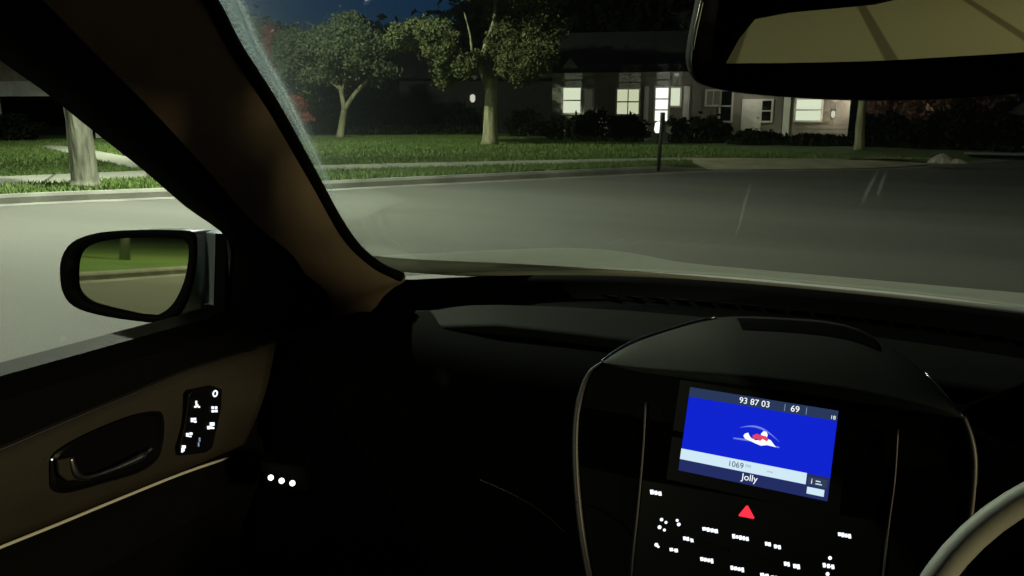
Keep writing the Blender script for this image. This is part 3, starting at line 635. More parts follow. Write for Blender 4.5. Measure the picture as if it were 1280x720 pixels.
small_light(fc.P(fc.s_(845, 118)[0], fc.s_(845, 118)[1], 1.0), 9, (1, .97, .85))
small_light(f2.P(f2.s_(1066, 140)[0], f2.s_(1066, 140)[1]+.5, .6), 60, (1, .90, .80))  # fill light without a fitting, added to brighten the pinkish trees
small_light(f2.P(*f2.s_(1041, 143), .35), 8, (1, .85, .65))

# ================================================================== THE CAR
XC = -.14                                            # car centre line
CAR = empty('car', (XC, 0, 0), 'silver car whose dark cabin, pillar and lit blue display surround the camera', 'car')
def mx(p): return Vector((2*XC-p[0], p[1], p[2]))
def cowl(x): return 1.195-.224*abs((x-XC)/.56)**2.6
# windscreen edge line (left) measured on the pillar
Wp = [PX(505, 345, -.69), PX(478, 333, -.705), PX(450, 310, -.715), PX(425, 275, -.708), PX(395, 220, -.70), PX(345, 130, -.67), PX(300, 60, -.64), PX(268, 0, -.62), Vector((-.60, .49, 1.37))]
W = sm(Wp, 5)
def screen_rows(inset=0):
    rows = []
    n = len(W)
    for i, L_ in enumerate(W):
        t = i/(n-1); R_ = mx(L_); row = []
        zt = (L_.z-.95)/.42; bu = .23*(1-zt)+.085*zt
        for j in range(25):
            s = j/24; x = L_.x+(R_.x-L_.x)*s; q = (2*s-1); row.append(Vector((x, L_.y+bu*(1-abs(q)**2.6), L_.z)))
        rows.append(row)
    return rows
rows = screen_rows()
def uv_at(px, py):
    best = None
    for i, r in enumerate(rows):
        for j, p in enumerate(r):
            d = (p-Vector((0, 0, CZ))).normalized().dot(ray(px, py).normalized())
            if best is None or d > best[0]: best = (d, i, j)
    _, i, j = best; a_ = ray(px, py); q_ = pl(px, py, (0, -1, 0), (0, rows[i][j].y, 0)); return ((q_-rows[i][0]).length, (q_.z-.95)/.42)
M['windshield'] = glass_mat('windshield_glass', (.815, .835, .80), .22, dust=[uv_at(917, 302)+uv_at(940, 225), uv_at(1075, 262)+uv_at(1098, 215), uv_at(1096, 250)+uv_at(1108, 218)])
ws = obj('windshield', MB().thick(rows, (0, .004, .003)), 'windshield', CAR, smooth=True)
uvl = ws.data.uv_layers.new(name='film'); nvr = len(rows)*25
for lp in ws.data.loops:
    vi = lp.vertex_index % nvr; i, j = divmod(vi, 25); u = (rows[i][j]-rows[i][0]).length; uvl.data[lp.index].uv = (u, (rows[i][0].z-.95)/.42)
# gasket line along the pillar and across the base
obj('windshield_seal', MB().tube([p+Vector((.0, -.006, 0)) for p in W], .0075, 8), 'rubber', CAR, smooth=True)
obj('windshield_seal', MB().tube([mx(p)+Vector((.0, -.006, 0)) for p in W], .0075, 8), 'rubber', CAR, smooth=True)
# pillar trim
Sn = Vector((1, 0, -.3)); S0 = Vector((-.84, 0, .935))
def SS(px, py): return pl(px, py, Sn, S0)
pairs = [(SS(-70, 20), Vector((-.60, .49, 1.37))), (SS(0, 75), PX(268, 0, -.62)), (SS(55, 114), PX(300, 60, -.64)), (SS(110, 158), PX(345, 130, -.67)), (SS(180, 213), PX(395, 220, -.70)), (SS(232, 258), PX(425, 275, -.708)),
         (SS(285, 300), PX(450, 310, -.715)), (SS(287, 352), PX(478, 333, -.705)), (SS(286, 398), PX(505, 347, -.69)), (SS(300, 440), PX(500, 360, -.70)), (PX(330, 520, -.80), PX(470, 420, -.72))]
prow = []
for a, b in pairs:
    r = []
    for j in range(13):
        s = j/12; p = a.lerp(b, s); bulge = math.sin(math.pi*s**.85)*.042; r.append(p+Vector((.62, -.78, .0)).normalized()*bulge)
    prow.append(r)
prow2 = [sm([prow[i][j] for i in range(len(prow))], 4) for j in range(13)]
prow2 = [[prow2[j][i] for j in range(13)] for i in range(len(prow2[0]))]
obj('pillar_trim', MB().thick(prow2, (-.012, .018, 0)), 'pillar_trim', CAR, smooth=True)
obj('pillar_trim', MB().thick([[mx(p) for p in r] for r in prow2], (.012, .018, 0)), 'pillar_trim', CAR, smooth=True)
# black strip painting in the pillar's shaded side, widening into the mirror sail
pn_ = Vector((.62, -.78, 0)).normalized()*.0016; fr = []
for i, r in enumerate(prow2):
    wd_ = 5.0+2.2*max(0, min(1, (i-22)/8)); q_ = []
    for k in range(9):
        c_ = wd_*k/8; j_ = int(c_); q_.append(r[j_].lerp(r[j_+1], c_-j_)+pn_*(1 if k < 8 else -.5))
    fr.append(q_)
obj('pillar_shade_and_sail', MB().grid(fr), 'black_plastic', CAR, smooth=True)
# roof lining
rr = []
top = [rows[-1][j] for j in range(25)]
for k, (yy, zz) in enumerate([(None, 0), (.30, .02), (0, .035), (-.6, .035), (-1.2, .01), (-1.5, -.04)]):
    r = []
    for j in range(25):
        t = top[j]; q = 2*j/24-1
        if yy is None: r.append(Vector((XC+(t.x-XC)*1.1, t.y, t.z+.004)))
        else: r.append(Vector((XC+(t.x-XC)*1.24, yy, 1.385+zz+.03*(1-q*q))))
    rr.append(r)
obj('roof', MB().thick(rr, (0, .0, .03)), 'lining', CAR, smooth=True)
# ---- door on the left
def door(side):
    f = (lambda p: p) if side < 0 else mx
    root = None
    y0, y1 = -.15, 1.02
    prof = [(-.875, .30), (-.80, .30), (-.80, .62), (-.785, .70), (-.79, .755), (-.80, .768), (-.80, .888), (-.815, .915), (-.835, .934), (-.875, .936), (-.90, .90), (-.91, .60), (-.90, .32)]
    rws = [[f(Vector((x, y, z))) for x, z in prof+[prof[0]]] for y in np.linspace(-.9, y1, 12)]
    mb = MB().grid(rws); n = len(prof); mb.add(rws[0][:-1], [tuple(range(n))]); mb.add(rws[-1][:-1], [tuple(range(n))])
    return obj('door', mb, 'black_plastic', CAR)
DL = door(-1); DR = door(1)
DX = -.797
def D(px, py, x=DX): return PX(px, py, x)
# brown panel (one sculpted sheet) with the chrome line above and the bright strip below
topl = sm([D(-120, 603), D(-60, 581), D(0, 560), D(70, 530), D(150, 497), D(230, 464), D(300, 441), D(345, 428)], 3)
botl = sm([D(-120, 735), D(-60, 708), D(0, 683), D(70, 655), D(150, 622), D(225, 592), D(275, 575), D(300, 567)], 3)
nn = min(len(topl), len(botl)); rws = []
for k in range(9):
    s = k/8; rws.append([topl[i].lerp(botl[i], s)+Vector((.010*math.sin(math.pi*s), 0, 0)) for i in range(nn)])
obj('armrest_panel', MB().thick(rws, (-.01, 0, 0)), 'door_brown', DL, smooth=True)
obj('chrome_strip', MB().tube([p+Vector((.006, 0, .002)) for p in botl[:-1]]+[D(297, 568.5)], [.0018]*(nn-4)+[.0014, .0011, .0008, .0003], 8), 'pale_trim', DL, smooth=True, label='bright strip along the lower edge of the brown panel')
obj('chrome_strip', MB().tube([p+Vector((.004, 0, 0)) for p in topl[:-2]], .0009, 8), 'silver_trim', DL, smooth=True, label='thin dull strip along the upper edge of the brown panel')
# handle recess
rc = smc([D(x, y, DX+.013) for x, y in [(66, 572), (85, 556), (120, 538), (165, 520), (195, 514), (204, 520), (205, 545), (198, 572), (175, 590), (130, 604), (85, 616), (66, 612), (63, 595)]], 4)
mb = MB(); N = len(rc); c = sum(rc, Vector())/N
inner = [p.lerp(c, .07)+Vector((.0015, 0, 0)) for p in rc]; mb.add(rc+inner, [(i, (i+1) % N, (i+1) % N+N, i+N) for i in range(N)])
deep = [p.lerp(c, .12)+Vector((-.0018, 0, 0)) for p in rc]; mb.add(inner+deep, [(i, (i+1) % N, (i+1) % N+N, i+N) for i in range(N)]); mb.add(deep, [tuple(range(N))])
hr = obj('handle_recess', mb, 'black_gloss', DL, smooth=False)
hp = sm([D(x, y, DX+.022) for x, y in [(88, 572), (93, 590), (102, 597), (120, 594), (150, 583), (175, 571), (190, 560)]], 5)
obj('door_handle', MB().tube(hp, [.0035+.001*math.sin(i*.3) if i < len(hp)-4 else .002 for i in range(len(hp))], 10), 'silver_trim', DL, smooth=True)
mb = MB().prism([D(x, y, DX+.018) for x, y in [(68, 574), (88, 570), (94, 590), (104, 598), (80, 600), (70, 592)]], (.006, 0, 0)); obj('door_handle_base', mb, 'door_brown', DL, bevel=.002)
obj('lock_led', MB().box(D(65, 574.5, DX+.024), (.001, .0012, .0012)), 'led', DL)
# seat switches
sp = [D(x, y, DX+.016) for x, y in [(236, 494), (240, 489), (268, 483), (278, 487), (277, 510), (266, 560), (258, 566), (226, 570), (224, 560), (231, 530)]]
sw = obj('switch_panel', MB().prism(sp, (-.02, 0, 0)), 'black_gloss', DL, bevel=.0015)
def px_shape(mb, cx, cy, shape, x, sc=1.0, th=.0006):            # tiny glyph strokes on the door plane
    for (a, b, w_, h_) in shape:
        p = [D(cx+(a+i*w_/2)*sc, cy+(b+j*h_/2)*sc, x) for i, j in ((-1, -1), (1, -1), (1, 1), (-1, 1))]; mb.prism(p, (th, 0, 0))
X1 = DX+.0168
glyphs = [((269, 492), 'ring'), ((268, 511.5), [(-2.2, -2, 3, 3), (2, -2, 2.6, 3), (-2, 2.4, 3.2, 3), (2, 2.2, 3, 3)]), ((263.5, 532), [(-3, 2.5, 3, 4), (.5, -1.5, 3.5, 5), (3, -2, 2.5, 4), (1.5, 3, 5, 2)]),
          ((246, 505.5), [(-.8, -2.5, 1.8, 4), (0, 1, 3, 3), (2.4, 3, 2.6, 2), (-2, 3, 2.4, 2)]), ((242, 525), [(-2, 0, 3, 5), (1.5, -1.5, 2.6, 2.4), (1.8, 2, 3, 2.5)]), ((236.5, 543.5), [(-2.4, 0, 3, 4.4), (2, -1.4, 3.4, 3), (1, 2, 3, 1.6)]),
          ((229.5, 560.5), [(0, -2, 4.5, 3.5), (-1, 1.5, 3.6, 4), (-2, 4, 2, 2)]), ((248.5, 553), [(.8, -3.5, 1.6, 5), (-.4, 2.5, 1.4, 5)])]
for i, ((cx, cy), sh) in enumerate(glyphs):
    mb = MB()
    if sh == 'ring':
        c = D(cx, cy, X1); r0 = [c+Vector((0, math.cos(a)*.0032, math.sin(a)*.0036)) for a in [k*math.pi/8 for k in range(17)]]; mb.tube(r0, .0009, 6)
    else: px_shape(mb, cx, cy, sh, X1)
    obj('switch_legend', mb, 'scr_grey' if i == 7 else 'legend', DL)
# window panes
ang = math.atan(.3)
for fn, dr in ((lambda p: p, DL), (mx, DR)):
    p = [fn(Vector((-.846+.3*(z-.935), y, z))) for y, z in ((-.85, .93), (.95, .93), (.78, 1.02), (.45, 1.30), (.40, 1.36), (-.80, 1.36))]
    off = Vector((-.004, 0, 0)) if dr is DL else Vector((.004, 0, 0))
    obj('window_pane', MB().prism(p, off), 'side_glass', dr)
# roof rail and rear pillars, rear shell
for fn in (lambda p: p, mx):
    rail = [fn(Vector(p)) for p in [(-.735, .41, 1.30), (-.71, .33, 1.365), (-.705, .1, 1.38), (-.705, -.4, 1.38), (-.71, -1.2, 1.35)]]
    obj('roof_rail', MB().tube(sm(rail, 4), .032, 10), 'lining', CAR, smooth=True)
    bp_ = [fn(Vector(p)) for p in [(-.86, -.92, .6), (-.845, -.90, .93), (-.72, -.86, 1.38)]]
    obj('centre_pillar', MB().tube(bp_, .05, 10), 'black_plastic', CAR, smooth=True)
obj('roof_side_trim', MB().prism([Vector((.565, y, z)) for y, z in [(-.80, .93), (-.62, .95), (-.60, .99), (-.56, 1.045), (-.51, 1.09), (-.40, 1.115), (-.18, 1.152), (-.12, 1.168), (-.08, 1.20), (-.08, 1.37), (-.80, 1.37)]], (.02, 0, 0)), 'black_plastic', CAR)
obj('rear_shell', MB().box((XC, -1.75, .66), (1.5, .1, .72)).box((XC-.62, -1.6, 1.2), (.16, .5, .42)).box((XC+.62, -1.6, 1.2), (.16, .5, .42)).box((XC-.71, -1.3, .66), (.08, .9, .6)).box((XC+.71, -1.3, .66), (.08, .9, .6)), 'black_plastic', CAR)
obj('floor', MB().box((XC, -.2, .26), (1.46, 3.2, .05)), 'carpet', CAR)
# seats
def seat(x):
    st = obj('seat', MB().box((x, -.28, .50), (.5, .5, .2)), 'black_plastic', CAR, bevel=.05)
    obj('backrest', MB().box((x, -.60, .78), (.5, .14, .58), ax=((1, 0, 0), (0, .96, .26), (0, -.26, .96))), 'black_plastic', st, bevel=.05)
    obj('headrest', MB().box((x, -.72, 1.14), (.26, .1, .17), ax=((1, 0, 0), (0, .96, .26), (0, -.26, .96))), 'black_plastic', st, bevel=.04)
seat(XC-.36); seat(XC+.36)

# ---- bonnet
hr_ = []
for y in np.linspace(0, 1, 22):
    r = []
    for x in np.linspace(-.93, .65, 40):
        yy0 = cowl(max(-.70, min(.42, x)))+.012; yy = yy0+(2.15-yy0)*y
        q = abs(x-XC)
        z = .955-.128*(yy-1.19)-.12*max(0, yy-1.55)**2 + .016*math.exp(-((q-.56)/.12)**2)*min(1, (yy-yy0)/.18) - 1.6*max(0, q-.68)**2 - .012*(1-math.exp(-((yy-yy0)/.02)))
        r.append(Vector((x, yy, z)))
    hr_.append(r)
obj('bonnet', MB().thick(hr_, (0, 0, -.02)), 'paint', CAR, smooth=True)
# body sides below the bonnet, so it stands as a car from outside
obj('front_body', MB().box((XC, 1.72, .58), (1.56, 1.0, .42)), 'paint', CAR, bevel=.08)
for sx in (-1, 1):
    for yy in (1.75, -1.2):
        c = Vector((XC+sx*.74, yy, .32)); pr = [(.20, -.10), (.30, -.10), (.32, -.06), (.32, .06), (.30, .10), (.20, .10)]; mb = MB(); vs = []
        rings = [[c+Vector((h, r*math.cos(a), r*math.sin(a))) for a in [2*math.pi*k/24 for k in range(25)]] for r, h in pr]; mb.grid(rings)
        wv = obj('wheel', mb, 'rubber', CAR, smooth=True)
        mb = MB(); n = 20; mb.prism([c+Vector((sx*.09, .2*math.cos(2*math.pi*k/n), .2*math.sin(2*math.pi*k/n))) for k in range(n)], (-sx*.16, 0, 0)); obj('rim', mb, 'silver_trim', wv)
# ---- dashboard
dprof = [(-.02, .940), (.0, .950), (.012, .953), (.03, .945), (.055, .925), (.085, .918), (.12, .922), (.17, .922), (.24, .915), (.30, .898), (.335, .865), (.35, .82), (.36, .75), (.40, .66), (.40, .52), (.34, .40), (.25, .30)]
xs = list(np.linspace(-.80, .52, 45)); dr_ = []
for d_, z in dprof:
    r = []
    for x in xs:
        xc_ = max(-.70, min(.42, x)); q = max(0, abs(x-XC)-.46)
        yv = cowl(xc_)*(1 if d_ < .1 else 1)-d_; k = max(0, min(1, (d_-.05)/.25)); yv = yv*(1-k)+(1.13-d_-.55*q*q)*k
        r.append(Vector((x, yv, z-(.35*q*q if d_ > .05 else 0))))
    dr_.append(r)
DB = obj('dashboard', MB().thick(dr_, (0, .02, -.015)), 'dash_dark', CAR, smooth=True)
# softer passenger pad on top of it
dpad = []
for k in range(13):
    d_ = .095+(.315-.095)*k/12; r = []
    for j in range(25):
        x0 = -.625+.10*max(0, (d_-.15)/.16)**1.2; x = x0+(.40-x0)*j/24
        xc_ = max(-.70, min(.42, x)); q = max(0, abs(x-XC)-.46)
        kk = max(0, min(1, (d_-.05)/.25)); yv = (cowl(xc_)-d_)*(1-kk)+(1.13-d_-.55*q*q)*kk
        zz = np.interp(d_, [a for a, b in dprof], [b for a, b in dprof])-.35*q*q
        e = min(j, 24-j, k*.8, (12-k))/2.0; r.append(Vector((x, yv, zz+.009*min(1, e))))
    dpad.append(r)
obj('dash_pad', MB().grid(dpad), 'dash_vinyl', DB, smooth=True)
# defroster grille slots at the base of the glass
mb = MB()
for k in range(22):
    x = -.42+k*.033; mb.box((x, cowl(x)-.05, .9285), (.024, .010, .0035))
obj('defroster_vent', mb, 'dash_dark', DB)
# trim sweep across the passenger side
obj('trim_line', MB().tube(sm([PX(600, 600, -.42), PX(640, 618, -.36), PX(680, 642, -.32), PX(705, 665, -.30)], 4), .0008, 6), 'dash_vinyl', DB, smooth=True)
# three little white lights low on the left
lp = (0, -1, 0)
for i, (px, py) in enumerate([(338.5, 597), (352, 601), (365.5, 604)]):
    p = pl(px, py, (.6, -.8, 0), (-.70, .66, .8)); obj('indicator_light', MB().lathe(p, [(.001, -.0036), (.0032, -.002), (.0036, 0), (.0032, .002), (.001, .0036)], 10), 'led', DB, smooth=True)
mb = MB().prism([pl(x, y, (.6, -.8, 0), (-.70, .66, .8))+Vector((-.010, .012, 0)) for x, y in [(322, 583), (380, 590), (384, 622), (330, 616)]], (-.02, .03, 0)); obj('side_switch_pod', mb, 'black_plastic', DB, bevel=.002)

# ---- centre stack
ST = math.radians(20); sn = Vector((0, -math.cos(ST), math.sin(ST))); sv = Vector((0, math.sin(ST), math.cos(ST))); s0 = Vector((-.14, .80, .868))
def SP(px, py, h=0): return pl(px, py, sn, s0+sn*h)
def SA(a, b, h=0): return s0+Vector((a, 0, 0))+sv*b+sn*h
face = [SP(x, y) for x, y in [(753, 453), (735, 468), (724, 495), (719, 530), (719, 580), (723, 640), (732, 700), (752, 790), (775, 850), (1170, 900), (1196, 760), (1208, 680), (1216, 620), (1219, 575), (1213, 545), (1203, 521)]]
CS = obj('centre_console', MB().prism(face, -sn*.10), 'black_plastic', CAR)
rim = sm([SP(x, y, .002) for x, y in [(753, 453), (737, 466), (726, 493), (720, 530), (719.5, 580), (724, 640), (733, 700), (752, 790)]], 5)
obj('silver_surround', MB().tube(rim, [.0016+.0022*min(1, i/14) for i in range(len(rim))], 8), 'trim_dim', CS, smooth=True, label='left silver edge of the shield-shaped console')
rim = sm([SP(x, y, .002) for x, y in [(1203, 521), (1212, 545), (1217, 575), (1215, 620), (1207, 680), (1196, 760)]], 5)
obj('silver_surround', MB().tube(rim, .0034, 8), 'trim_dim', CS, smooth=True, label='right silver edge of the shield-shaped console')
obj('inner_trim', MB().tube(sm([SP(x, y, .004) for x, y in [(807, 503), (804, 560), (798, 630), (791, 700), (788, 760)]], 4), .0012, 8), 'trim_dim', CS, smooth=True)
obj('inner_trim', MB().tube(sm([SP(x, y, .004) for x, y in [(1122, 537), (1118, 600), (1110, 660), (1102, 740)]], 4), .0012, 8), 'trim_dim', CS, smooth=True)
# hood over the stack: swept from its front lip up and away to the back arc
lip = sm([SP(x, y, .012) for x, y in [(753, 453), (800, 465), (900, 478), (1000, 491), (1100, 507), (1170, 518), (1204, 522)]], 6)
arc = sm([pl(x, y, (0, -1, 0), (0, yy, 0)) for x, y, yy in [(753, 452, .83), (785, 431, .87), (830, 414, .905), (895, 397, .93), (975, 397, .935), (1058, 406, .925), (1120, 438, .89), (1165, 475, .86), (1203, 521, .83)]], 5)
n_ = 30
def resamp(p, n):
    return [p[int(i*(len(p)-1)/(n-1))].lerp(p[min(int(i*(len(p)-1)/(n-1))+1, len(p)-1)], i*(len(p)-1)/(n-1) % 1) for i in range(n)]
lip_, arc_ = resamp(lip, n_), resamp(arc, n_); hd = []
for k in range(9):
    s = k/8; hd.append([lip_[i].lerp(arc_[i], s)+Vector((0, 0, .010*math.sin(math.pi*s)*math.sin(math.pi*i/(n_-1)))) for i in range(n_)])
hd.append([p+Vector((0, .05, -.06)) for p in arc_])
hd.insert(0, [p+Vector((0, .03, -.012)) for p in lip_])
M['hood_vinyl'] = mat('hood_vinyl', (.022, .024, .020), rough=.6, bump=.4, bscale=700, bdist=.001, spec=.12)
obj('console_hood', MB().grid(hd), 'hood_vinyl', CS, smooth=True)
obj('silver_surround', MB().tube([p+Vector((0, -.002, .001)) for p in arc[:16]], [.0018]*10+[.0013]*6, 8), 'chrome', CS, smooth=True, label='left silver arc of the console hood')
obj('silver_surround', MB().tube([p+Vector((0, -.002, .001)) for p in arc[-7:]], .0010, 8), 'silver_trim', CS, smooth=True, label='right silver arc of the console hood')
rec = [[lip_[i].lerp(arc_[i], s_)+Vector((0, 0, .010*math.sin(math.pi*s_)*math.sin(math.pi*i/(n_-1))+.0006+.0012*math.sin(math.pi*(s_-.68)/.26))) for i in range(12, 21)] for s_ in [.68+.26*k/6 for k in range(7)]]
obj('hood_recess', MB().grid(rec), 'dash_dark', CS, smooth=True)
# ---- display
a0, b0 = -.0745, -.0445; a1, b1 = .0745, .0445
def mbq(a, b, c, d, h, th=.0006):
    return MB().prism([SA(a, b, h), SA(c, b, h), SA(c, d, h), SA(a, d, h)], sn*th)
DS = obj('display', mbq(a0-.012, b0-.012, a1+.012, b1+.006, .0005, .003), 'black_gloss', CAR)
obj('screen', mbq(a0, b0, a1, b1, .0035, .0005), 'scr_blue', DS)
def U(u, v): return a0+(a1-a0)*u, b1+(b0-b1)*v         # 0..1 from the top left
def q(u0, v0, u1, v1, h, m, name, label=None):
    A, B = U(u0, v0), U(u1, v1); return obj(name, mbq(A[0], B[1], B[0], A[1], h, .0002), m, DS, label=label)
q(0, 0, 1, .115, .0042, 'scr_bar', 'status_bar'); q(0, .86, 1, 1, .0042, 'scr_navy', 'lower_bar')
q(0, .74, .855, .865, .0045, 'scr_white', 'title_bar'); q(.855, .74, 1, .865, .0043, 'scr_navy', 'lower_bar')
q(.867, .775, .985, .862, .0046, 'scr_dark', 'soft_button'); q(.867, .885, .975, .96, .0046, 'scr_white', 'soft_button')
q(.66, .02, .664, .10, .0046, 'scr_grey', 'divider'); q(.80, .02, .804, .10, .0046, 'scr_grey', 'divider')
def text(s, u, v, size, m, name, parent=None, h=.005, align='LEFT', bold=.0):
    c = bpy.data.curves.new(name, 'FONT'); c.body = s; c.size = size; c.align_x = align; c.offset = 0; c.align_y = 'CENTER'
    t = bpy.data.objects.new(name, c); COL.objects.link(t); dg = bpy.context.evaluated_depsgraph_get(); me = bpy.data.meshes.new_from_object(t.evaluated_get(dg))
    bpy.data.objects.remove(t); bpy.data.curves.remove(c)
    A = U(u, v); org = SA(A[0], A[1], h); R = Matrix((Vector((1, 0, 0)), sv, sn)).transposed().to_4x4()
    me.transform(Matrix.Translation(org-wl(DS)) @ R); me.materials.clear(); me.materials.append(M[m])
    o = bpy.data.objects.new(name, me); COL.objects.link(o); o.parent = parent or DS; return o
text('93 87 03', .355, .06, .0088, 'scr_text', 'status_text', bold=.0003)
text('69', .70, .06, .0088, 'scr_text', 'status_text', bold=.0003)
text('18', .955, .085, .0052, 'scr_text', 'status_text')
text('1069', .335, .805, .0082, 'scr_dark', 'title_text', bold=.0003)
text('FM', .455, .795, .0045, 'scr_grey', 'title_text')
text('Jolly', .44, .922, .0095, 'scr_text', 'lower_text', bold=.0004)
q(.60, .80, .64, .815, .0048, 'scr_pink', 'title_mark')
text('i', .885, .82, .0075, 'scr_text', 'button_text', bold=.0003); q(.915, .80, .945, .812, .005, 'scr_white', 'button_mark'); q(.915, .83, .955, .842, .005, 'scr_white', 'button_mark')
# emblem: arc roof over a small white and red heap
def poly(pts, h, m, name): return obj(name, MB().prism([SA(*U(u, v), h) for u, v in pts], sn*.0002), m, DS)
arcp = [(.385+.27*t, .395-.105*math.sin(math.pi*(t*.9+.07))+.07*t) for t in [i/12 for i in range(13)]]
poly(arcp+[(u, v+.022*math.sin(math.pi*(i/12))+.002) for i, (u, v) in reversed(list(enumerate(arcp)))], .0046, 'scr_lav', 'emblem')
poly([(.35, .50), (.47, .485), (.66, .51), (.66, .525), (.47, .51), (.35, .515)], .0046, 'scr_lav', 'emblem')
poly([(.425, .43), (.445, .415), (.455, .445), (.47, .47), (.50, .485), (.54, .47), (.53, .40), (.545, .365), (.565, .37), (.575, .40), (.57, .44), (.60, .455), (.625, .50), (.64, .52), (.58, .515), (.54, .535), (.50, .52), (.47, .505), (.43, .49), (.415, .46)], .0048, 'scr_text', 'emblem')
poly([(.475, .44), (.50, .41), (.53, .415), (.565, .42), (.585, .445), (.575, .475), (.545, .455), (.53, .485), (.505, .465), (.485, .48)], .0051, 'scr_red', 'emblem')
# ---- climate panel
pn = [SP(x, y, .0) for x, y in [(800, 598), (1105, 652), (1095, 790), (782, 745)]]
CP = obj('climate_panel', MB().prism(pn, sn*.0025), 'black_gloss', CAR, bevel=.001)
def bar(cx, cy, w, h, m, name, parent, seed=0, ang=.195, segs=None, hgt=.0030):
    rnd = random.Random(seed); mb = MB(); n = segs or max(2, int(w/4.2)); cw = w/n
    for i in range(n):
        x = cx-w/2+(i+.5)*cw; y = cy+(x-cx)*ang; hh = h*rnd.uniform(.7, 1)
        ww = cw*rnd.uniform(.66, .9)/2; pts = [SP(x-ww-.12*hh, y-hh/2, hgt), SP(x+ww-.12*hh, y-hh/2, hgt), SP(x+ww, y+hh/2, hgt), SP(x-ww, y+hh/2, hgt)]; mb.prism(pts, sn*.0003)
    for k in range(1): # join the strokes as letters do
        x0, x1 = cx-w/2+1, cx+w/2-1; mb.prism([SP(x0, cy+(x0-cx)*ang+rnd.choice((-1, 0, 1))*h*.2-.7, hgt), SP(x1, cy+(x1-cx)*ang-.7, hgt), SP(x1, cy+(x1-cx)*ang+.7, hgt), SP(x0, cy+(x0-cx)*ang+.7, hgt)], sn*.00025)
    return obj(name, mb, m, parent)
LG = [(820.3, 616, 15, 6), (888, 662.5, 20, 5.5), (926, 672, 21, 5.5), (960.2, 680, 8, 6), (972, 683.5, 10, 6), (858, 673.3, 8, 5), (865.3, 675.5, 4, 5), (842.5, 687.5, 12, 5), (884, 700, 17, 6), (922, 711, 18, 6), (956, 719, 12, 5), (968, 722, 9, 5), (984, 705, 8, 6), (996, 708, 9, 6.5), (1056, 669, 17, 6), (1036, 707.5, 16, 5.5)]
for i, (x, y, w_, h_) in enumerate(LG): bar(x, y, w_, h_, 'legend', 'button_legend', CP, i)
DOT = [(827, 649.5, 3.5), (832.5, 653, 3), (824.5, 659, 4), (830.5, 662.5, 3), (846.5, 650.5, 3), (848.5, 655.5, 3.8), (820.5, 681, 4), (823, 683.5, 2.5), (1037.5, 697.5, 4), (1034.5, 717.5, 4)]
for i, (x, y, r) in enumerate(DOT):
    pts = [SP(x+r*.62*math.cos(a), y+r*.62*math.sin(a), .003) for a in [2*math.pi*k/7+i for k in range(7)]]; obj('button_symbol', MB().prism(pts, sn*.0003), 'legend', CP)
obj('hazard_symbol', MB().prism([SP(x, y, .003) for x, y in [(933, 632), (935, 632), (943, 647), (942, 648.5), (924, 645), (923.5, 643.5)]], sn*.001), 'hazard', CP, label='red triangular hazard light')
for (x0, y0, x1, y1) in [(869, 675, 910, 686), (952, 697, 980, 705)]:
    obj('rocker_key', MB().prism([SP(x0, y0, .0026), SP(x1, y1-1, .0026), SP(x1, y1+4, .0026), SP(x0, y0+5, .0026)], sn*.003), 'silver_trim' if False else 'dash_vinyl', CP, bevel=.0005)
for (x, y) in [(836, 662), (888, 664), (926, 674), (966, 684), (842, 690), (884, 702), (922, 712), (990, 708), (1036, 707)]:
    obj('button', MB().prism([SP(x-17, y-11, .0026), SP(x+17, y-5, .0026), SP(x+16, y+10, .0026), SP(x-18, y+4, .0026)], -sn*.0012), 'black_gloss', CP)
# ---- instrument hood on the driver's side
mb = MB(); ih = []
for k in range(8):
    a = math.pi*k/7; ih.append([Vector((.19-.16*math.cos(a), yy, .885+.085*math.sin(a)*(1 if yy < .9 else .5))) for yy in (.86, .90, 1.0)])
obj('instrument_hood', MB().thick(ih, (0, 0, -.01)), 'dash_dark', DB, smooth=True)
# ---- steering wheel
wt = math.radians(25); wn = Vector((0, -math.cos(wt), math.sin(wt))); wv_ = Vector((0, math.sin(wt), math.cos(wt))); wc = Vector((.200, .52, .8265)); R = .192
SW = obj('steering_wheel', MB().tube([wc+Vector((1, 0, 0))*R*math.cos(2*math.pi*k/72)+wv_*R*math.sin(2*math.pi*k/72) for k in range(73)], .0090, 16, cap=False), 'wheel', CAR, smooth=True)
hub = [wc+Vector((.075*math.cos(a), 0, 0))+wv_*(.055*math.sin(a)) for a in [2*math.pi*k/20 for k in range(20)]]
obj('hub', MB().prism([p-wn*.02 for p in hub], wn*.035), 'black_plastic', SW, bevel=.008)
for a in (0, math.pi, -math.pi/2):
    d = Vector((1, 0, 0))*math.cos(a)+wv_*math.sin(a); obj('spoke', MB().tube([wc+d*.05-wn*.008, wc+d*(R-.004)-wn*.004], [.018, .011], 10), 'black_plastic', SW, smooth=True)
obj('steering_column', MB().tube([wc-wn*.02, wc-wn*.28], .035, 12), 'black_plastic', CAR, smooth=True)
# ---- interior mirror
MA, ME = .40, -.12
mn = Vector((math.sin(MA)*math.cos(ME), -math.cos(MA)*math.cos(ME), math.sin(ME))); m0 = Vector((-.13, .51, 1.23))
def MP(px, py, h=0): return pl(px, py, mn, m0+mn*h)
gl = smc([MP(x, y) for x, y in [(893, 79), (940, 79.5), (1000, 79), (1100, 76.5), (1200, 71), (1280, 66), (1370, 58), (1395, 40), (1398, -10), (1392, -60), (1360, -78), (1150, -84), (960, -80), (915, -66), (902, -30), (896, 10), (890, 50), (889, 70)]], 3)
ol = smc([MP(x, y, .004) for x, y in [(868, 92), (876, 103), (900, 111), (940, 117), (1000, 121), (1070, 123.5), (1150, 124), (1230, 120), (1290, 115), (1380, 104), (1412, 80), (1425, 0), (1420, -70), (1380, -98), (1150, -104), (950, -100), (896, -80), (884, -30), (876, 10), (869, 45), (865, 75)]], 3)
RM = None
